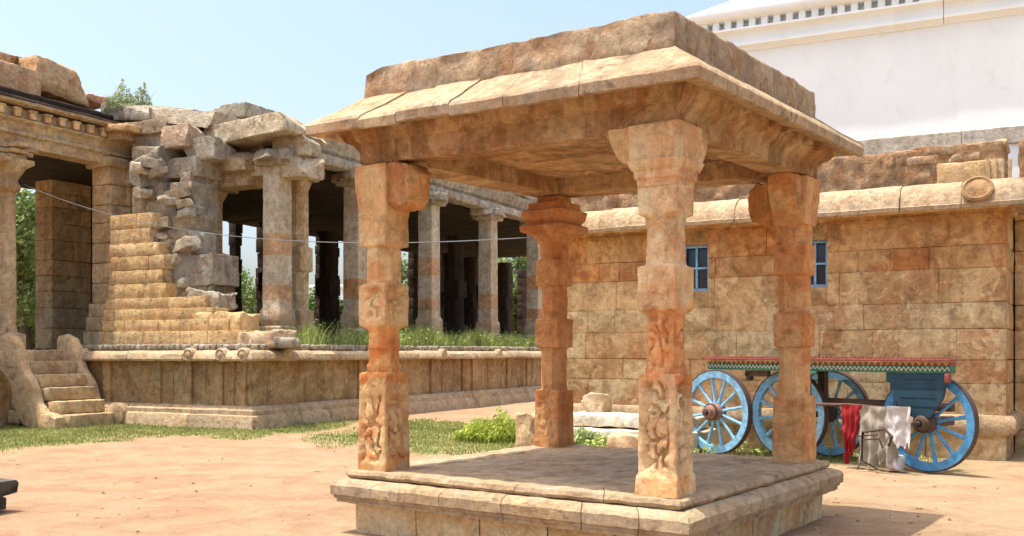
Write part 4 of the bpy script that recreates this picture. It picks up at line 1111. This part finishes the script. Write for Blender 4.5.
# weeds on the platform terrace
m = M()
def tuft(m, x, y, z, n, h, spread, r, w=.02, leafp=.3):
    for k in range(n):
        a = r.uniform(0, 2 * pi); d = spread * sqrt(r.random())
        xx, yy = x + d * cos(a), y + d * sin(a); hh = h * r.uniform(.4, 1.1); t = r.uniform(.75, 1.25)
        blade(m, xx, yy, z, hh, w, r, .6, (t, t, t * .8))
        if r.random() < leafp:
            zz = z + hh * r.uniform(.4, 1); s = .04 * r.uniform(.6, 1.4); q = r.uniform(0, 6.28)
            m.add([(xx + s * cos(q), yy + s * sin(q), zz), (xx - s * sin(q) * .6, yy + s * cos(q) * .6, zz + s * .6), (xx - s * cos(q), yy - s * sin(q), zz + s * .2), (xx + s * sin(q) * .6, yy - s * cos(q) * .6, zz)], [(0, 1, 2, 3)], (t * 1.1, t * 1.1, t * .8))
for i in range(1700):
    y = rg.uniform(2.2, 24); x = rg.uniform(-1.35, -.12) if rg.random() < .75 else rg.uniform(-3.6, -.2)
    dens = .55 + noise.noise(Vector((x * .8, y * .6, 2))) * 1.2
    if rg.random() > dens: continue
    q = MH @ Vector((x, y, PT)); 
    hgt = (.38 + .45 * max(0, noise.noise(Vector((y * .9, x, 7))) + .35)) * (1.0 if x > -1.3 else 1.1)
    tuft(m, q.x, q.y, PT - .02, 16, hgt, .22, rg)
tag(m.build('weeds', WEED, smooth=False), 'tall light green weeds on the hall platform', None, kind='stuff')
m = M()   # weeds near wall slabs and under the cart
for i in range(170):
    px = rg.uniform(540, 900); py = rg.uniform(440, 456)
    X, Y = G(px, py); l = MW.inverted() @ Vector((X, Y, 0))
    if l.y > -.35 or rg.random() < .2: continue
    tuft(m, X, Y, 0, 12, .13 if px > 650 else .26, .2, rg, leafp=.7)
tag(m.build('undergrowth', WEED, smooth=False), 'low leafy weeds along the foot of the masonry wall', None, kind='stuff')
# yellow bush
def bush(name, x, y, z, rx, h, n, mat, label, cat, seed, leaf=.04):
    r = random.Random(seed); m = M()
    for k in range(n):
        a = r.uniform(0, 2 * pi); d = sqrt(r.random()); hh = h * (1 - .6 * d * d) * r.uniform(.3, 1.05)
        xx, yy = rx * d * cos(a), rx * d * sin(a) * .8; hh *= .45 + 1.1 * max(0, .5 + noise.noise(Vector((xx * 3.5, yy * 3.5, seed * 3)))); t = r.uniform(.7, 1.25); s = leaf * r.uniform(.6, 1.3)
        nrm = Vector((r.uniform(-1, 1), r.uniform(-1, 1), r.uniform(.2, 1))).normalized(); u = nrm.orthogonal().normalized(); w = nrm.cross(u)
        p = Vector((xx, yy, hh)); m.add([p + u * s, p + w * s * .45, p - u * s, p - w * s * .45], [(0, 1, 2, 3)], (t, t, t))
        hh *= .7 + .6 * max(0, noise.noise(Vector((xx * 3, yy * 3, seed))) + .4)
        if k % 3 == 0: blade(m, xx, yy, 0, hh * 1.25, .015, r, .5, (t, t, t))
    return tag(m.build(name, mat, None, Matrix.Translation((x, y, z)), smooth=False), label, cat)
X, Y = G(497, 440); bush('bush', X, Y, 0, .78, .38, 3000, YELL, 'bright yellow-green bush on the grass left of the pale boulder', 'bush', 1)
X, Y = G(585, 449); bush('bush', X, Y, 0, .40, .26, 1200, WEED, 'dark green leafy plant right of the back left pillar', 'bush', 2)
q = MH @ Vector((-7.0, 3.4, 7.30)); 
m = M()
X = hx(128, 2.6); p = MH @ Vector((X, 2.6, hz(X, 2.6, 114)))
bush('roof_shrub', p.x, p.y, p.z, .62, .66, 1500, leafy('shrub_leaf', (.22, .28, .13), (.42, .46, .26), 3, .3), 'pale green shrub growing out of the ruined roof', 'shrub', 3, .05)

# wire
q0 = MH @ Vector((XS + .3, hy(14, XS) , 0)); q0 = Vector((q0.x, q0.y, EYE + (HY - 184) * q0.y / F))
pb = PAV @ Vector((-1.48 - .17, 1.48 - .17, 0)); q1 = Vector((pb.x + .02, pb.y, EYE + (HY - 237) * pb.y / F))
pts = []
for i in range(41):
    t = i / 40; p = q0.lerp(q1, t); p.z -= 4 * t * (1 - t) * .50; pts.append(p)
m = M(); m.tube(pts, .0065, 6); tag(m.build('wire', CABLE), 'thin grey cable strung from the porch to the pavilion', 'cable')

# trees
def tree(x, y, h, rad, seed, label, mat=LEAF, n=30, per=420, leaf=.15, trunk=.28, low=.35):
    r = random.Random(seed); root = empty('broadleaf_tree', Matrix.Translation((x, y, 0)), label, 'tree', 'trees behind the temple')
    m = M(); top = Vector((r.uniform(-.4, .4), r.uniform(-.4, .4), h * .8))
    m.tube([Vector((0, 0, -.2)), Vector((.1, 0, h * .25)), top * .6, top], [trunk, trunk * .8, trunk * .5, trunk * .15], 10)
    cl = []
    for k in range(n):
        a = r.uniform(0, 2 * pi); zz = h * (low + (1 - low) * r.random()); w = rad * sqrt(max(.1, 1 - ((zz / h - (low + 1) / 2) / ((1 - low) / 2 + .15)) ** 2))
        d = w * sqrt(r.random()); c = Vector((d * cos(a), d * sin(a), zz)); cl.append(c)
        if k % 3 == 0: m.tube([Vector((.1, 0, h * .25 + (zz - h * .3) * .3)), c * .5 + Vector((0, 0, zz * .1)), c], [trunk * .4, trunk * .2, .02], 6)
    m.build('trunk', BARK, root)
    m = M()
    for c in cl:
        cr = rad * r.uniform(.22, .42); t0 = r.uniform(.75, 1.25)
        for k in range(per):
            d = Vector((r.gauss(0, 1), r.gauss(0, 1), r.gauss(0, .8))); d = d.normalized() * cr * (r.random() ** .4)
            p = c + d; s = leaf * r.uniform(.5, 1.2); nrm = Vector((r.uniform(-1, 1), r.uniform(-1, 1), r.uniform(0, 1.2))).normalized(); u = nrm.orthogonal().normalized(); w = nrm.cross(u); t = t0 * r.uniform(.8, 1.2)
            m.add([p + u * s, p + w * s * .5, p - u * s, p - w * s * .5], [(0, 1, 2, 3)], (t, t, t * .9))
    m.build('crown', mat, root, smooth=False)
def XY(px, Y): return ((px - HX) * Y / F, Y)
T = [(25, 40, 7.5, 3.4, 'tall bright tree seen through the porch opening', LEAF2), (0, 44, 7.2, 3.0, 'tree partly hidden by the slender porch pillar', LEAF2), (240, 52, 5.6, 2.6, 'green tree seen between columns left of the pale column', LEAF2), (345, 56, 4.6, 2.0, 'low tree seen through the hall left of the front left pavilion pillar', LEAF),
     (403, 60, 4.8, 2.2, 'low tree seen just right of the front left pavilion pillar', LEAF), (433, 58, 7.6, 3.0, 'taller tree seen through the hall gap behind the middle columns', LEAF2), (516, 64, 7.6, 2.6, 'tree seen in the narrow gap left of the back left pillar', LEAF2), (200, 60, 6.4, 3.2, 'tree behind the stepped ruined masonry', LEAF)]
for i, (px, Y, h, rad, lb, mt) in enumerate(T):
    X, _ = XY(px, Y); tree(X, Y, h, rad, 100 + i, lb, mt)
# distant pale building seen in the gap
X, Y = XY(318, 75); rt = empty('distant_house', frame(X, Y, 0, -12), 'distant pale flat-roofed house seen through the hall', 'house')
m = M(); m.box((0, 4, 3.2), (9, 8, 6.4), .02, 4); m.box((0, 4, 6.5), (9.3, 8.3, .25), .02, 4); m.build('wall', W_WHITE, rt)
for k in range(4):
    for zz in (2.2, 5):
        m = M(); m.box((-3.3 + k * 2.2, .0, zz), (1.0, .08, 1.2), .01, 2); m.build('window', GLASS, rt)

# ================================================================== CAMERA, LIGHT, WORLD
cam = bpy.data.cameras.new('camera'); co = bpy.data.objects.new('camera', cam); scene.collection.objects.link(co)
co.location = (0, 0, EYE); co.rotation_euler = (radians(90), 0, 0)
cam.sensor_width = 36; cam.lens = 36 * F / 1024; cam.shift_y = (HY - 268) / 1024; cam.clip_end = 2000; cam.clip_start = .05
scene.camera = co
sd = Vector((.23, .015, -1)).normalized()
sl = bpy.data.lights.new('sun', 'SUN'); sl.energy = 2.9; sl.angle = radians(.55); sl.color = (1, .95, .86)
so_ = bpy.data.objects.new('sun', sl); scene.collection.objects.link(so_); so_.rotation_euler = sd.to_track_quat('-Z', 'Y').to_euler(); so_.location = (-5, 0, 30)
w = bpy.data.worlds.new('World'); scene.world = w; w.use_nodes = True; nt = w.node_tree
bg = nt.nodes['Background']; sky = nt.nodes.new('ShaderNodeTexSky'); sky.sky_type = 'NISHITA'; sky.sun_disc = False
sky.sun_elevation = math.asin(-sd.z); sky.sun_rotation = atan2(-sd.x, -sd.y); sky.air_density = 1.0; sky.dust_density = 5.0; sky.ozone_density = 1.0
nt.links.new(sky.outputs[0], bg.inputs[0]); bg.inputs[1].default_value = .15
vs_ = scene.view_settings; vs_.view_transform = 'Standard'; vs_.look = 'None'; vs_.exposure = 1.13; vs_.gamma = 1; vs_.use_curve_mapping = False
scene.cycles.max_bounces = 6; scene.cycles.diffuse_bounces = 4
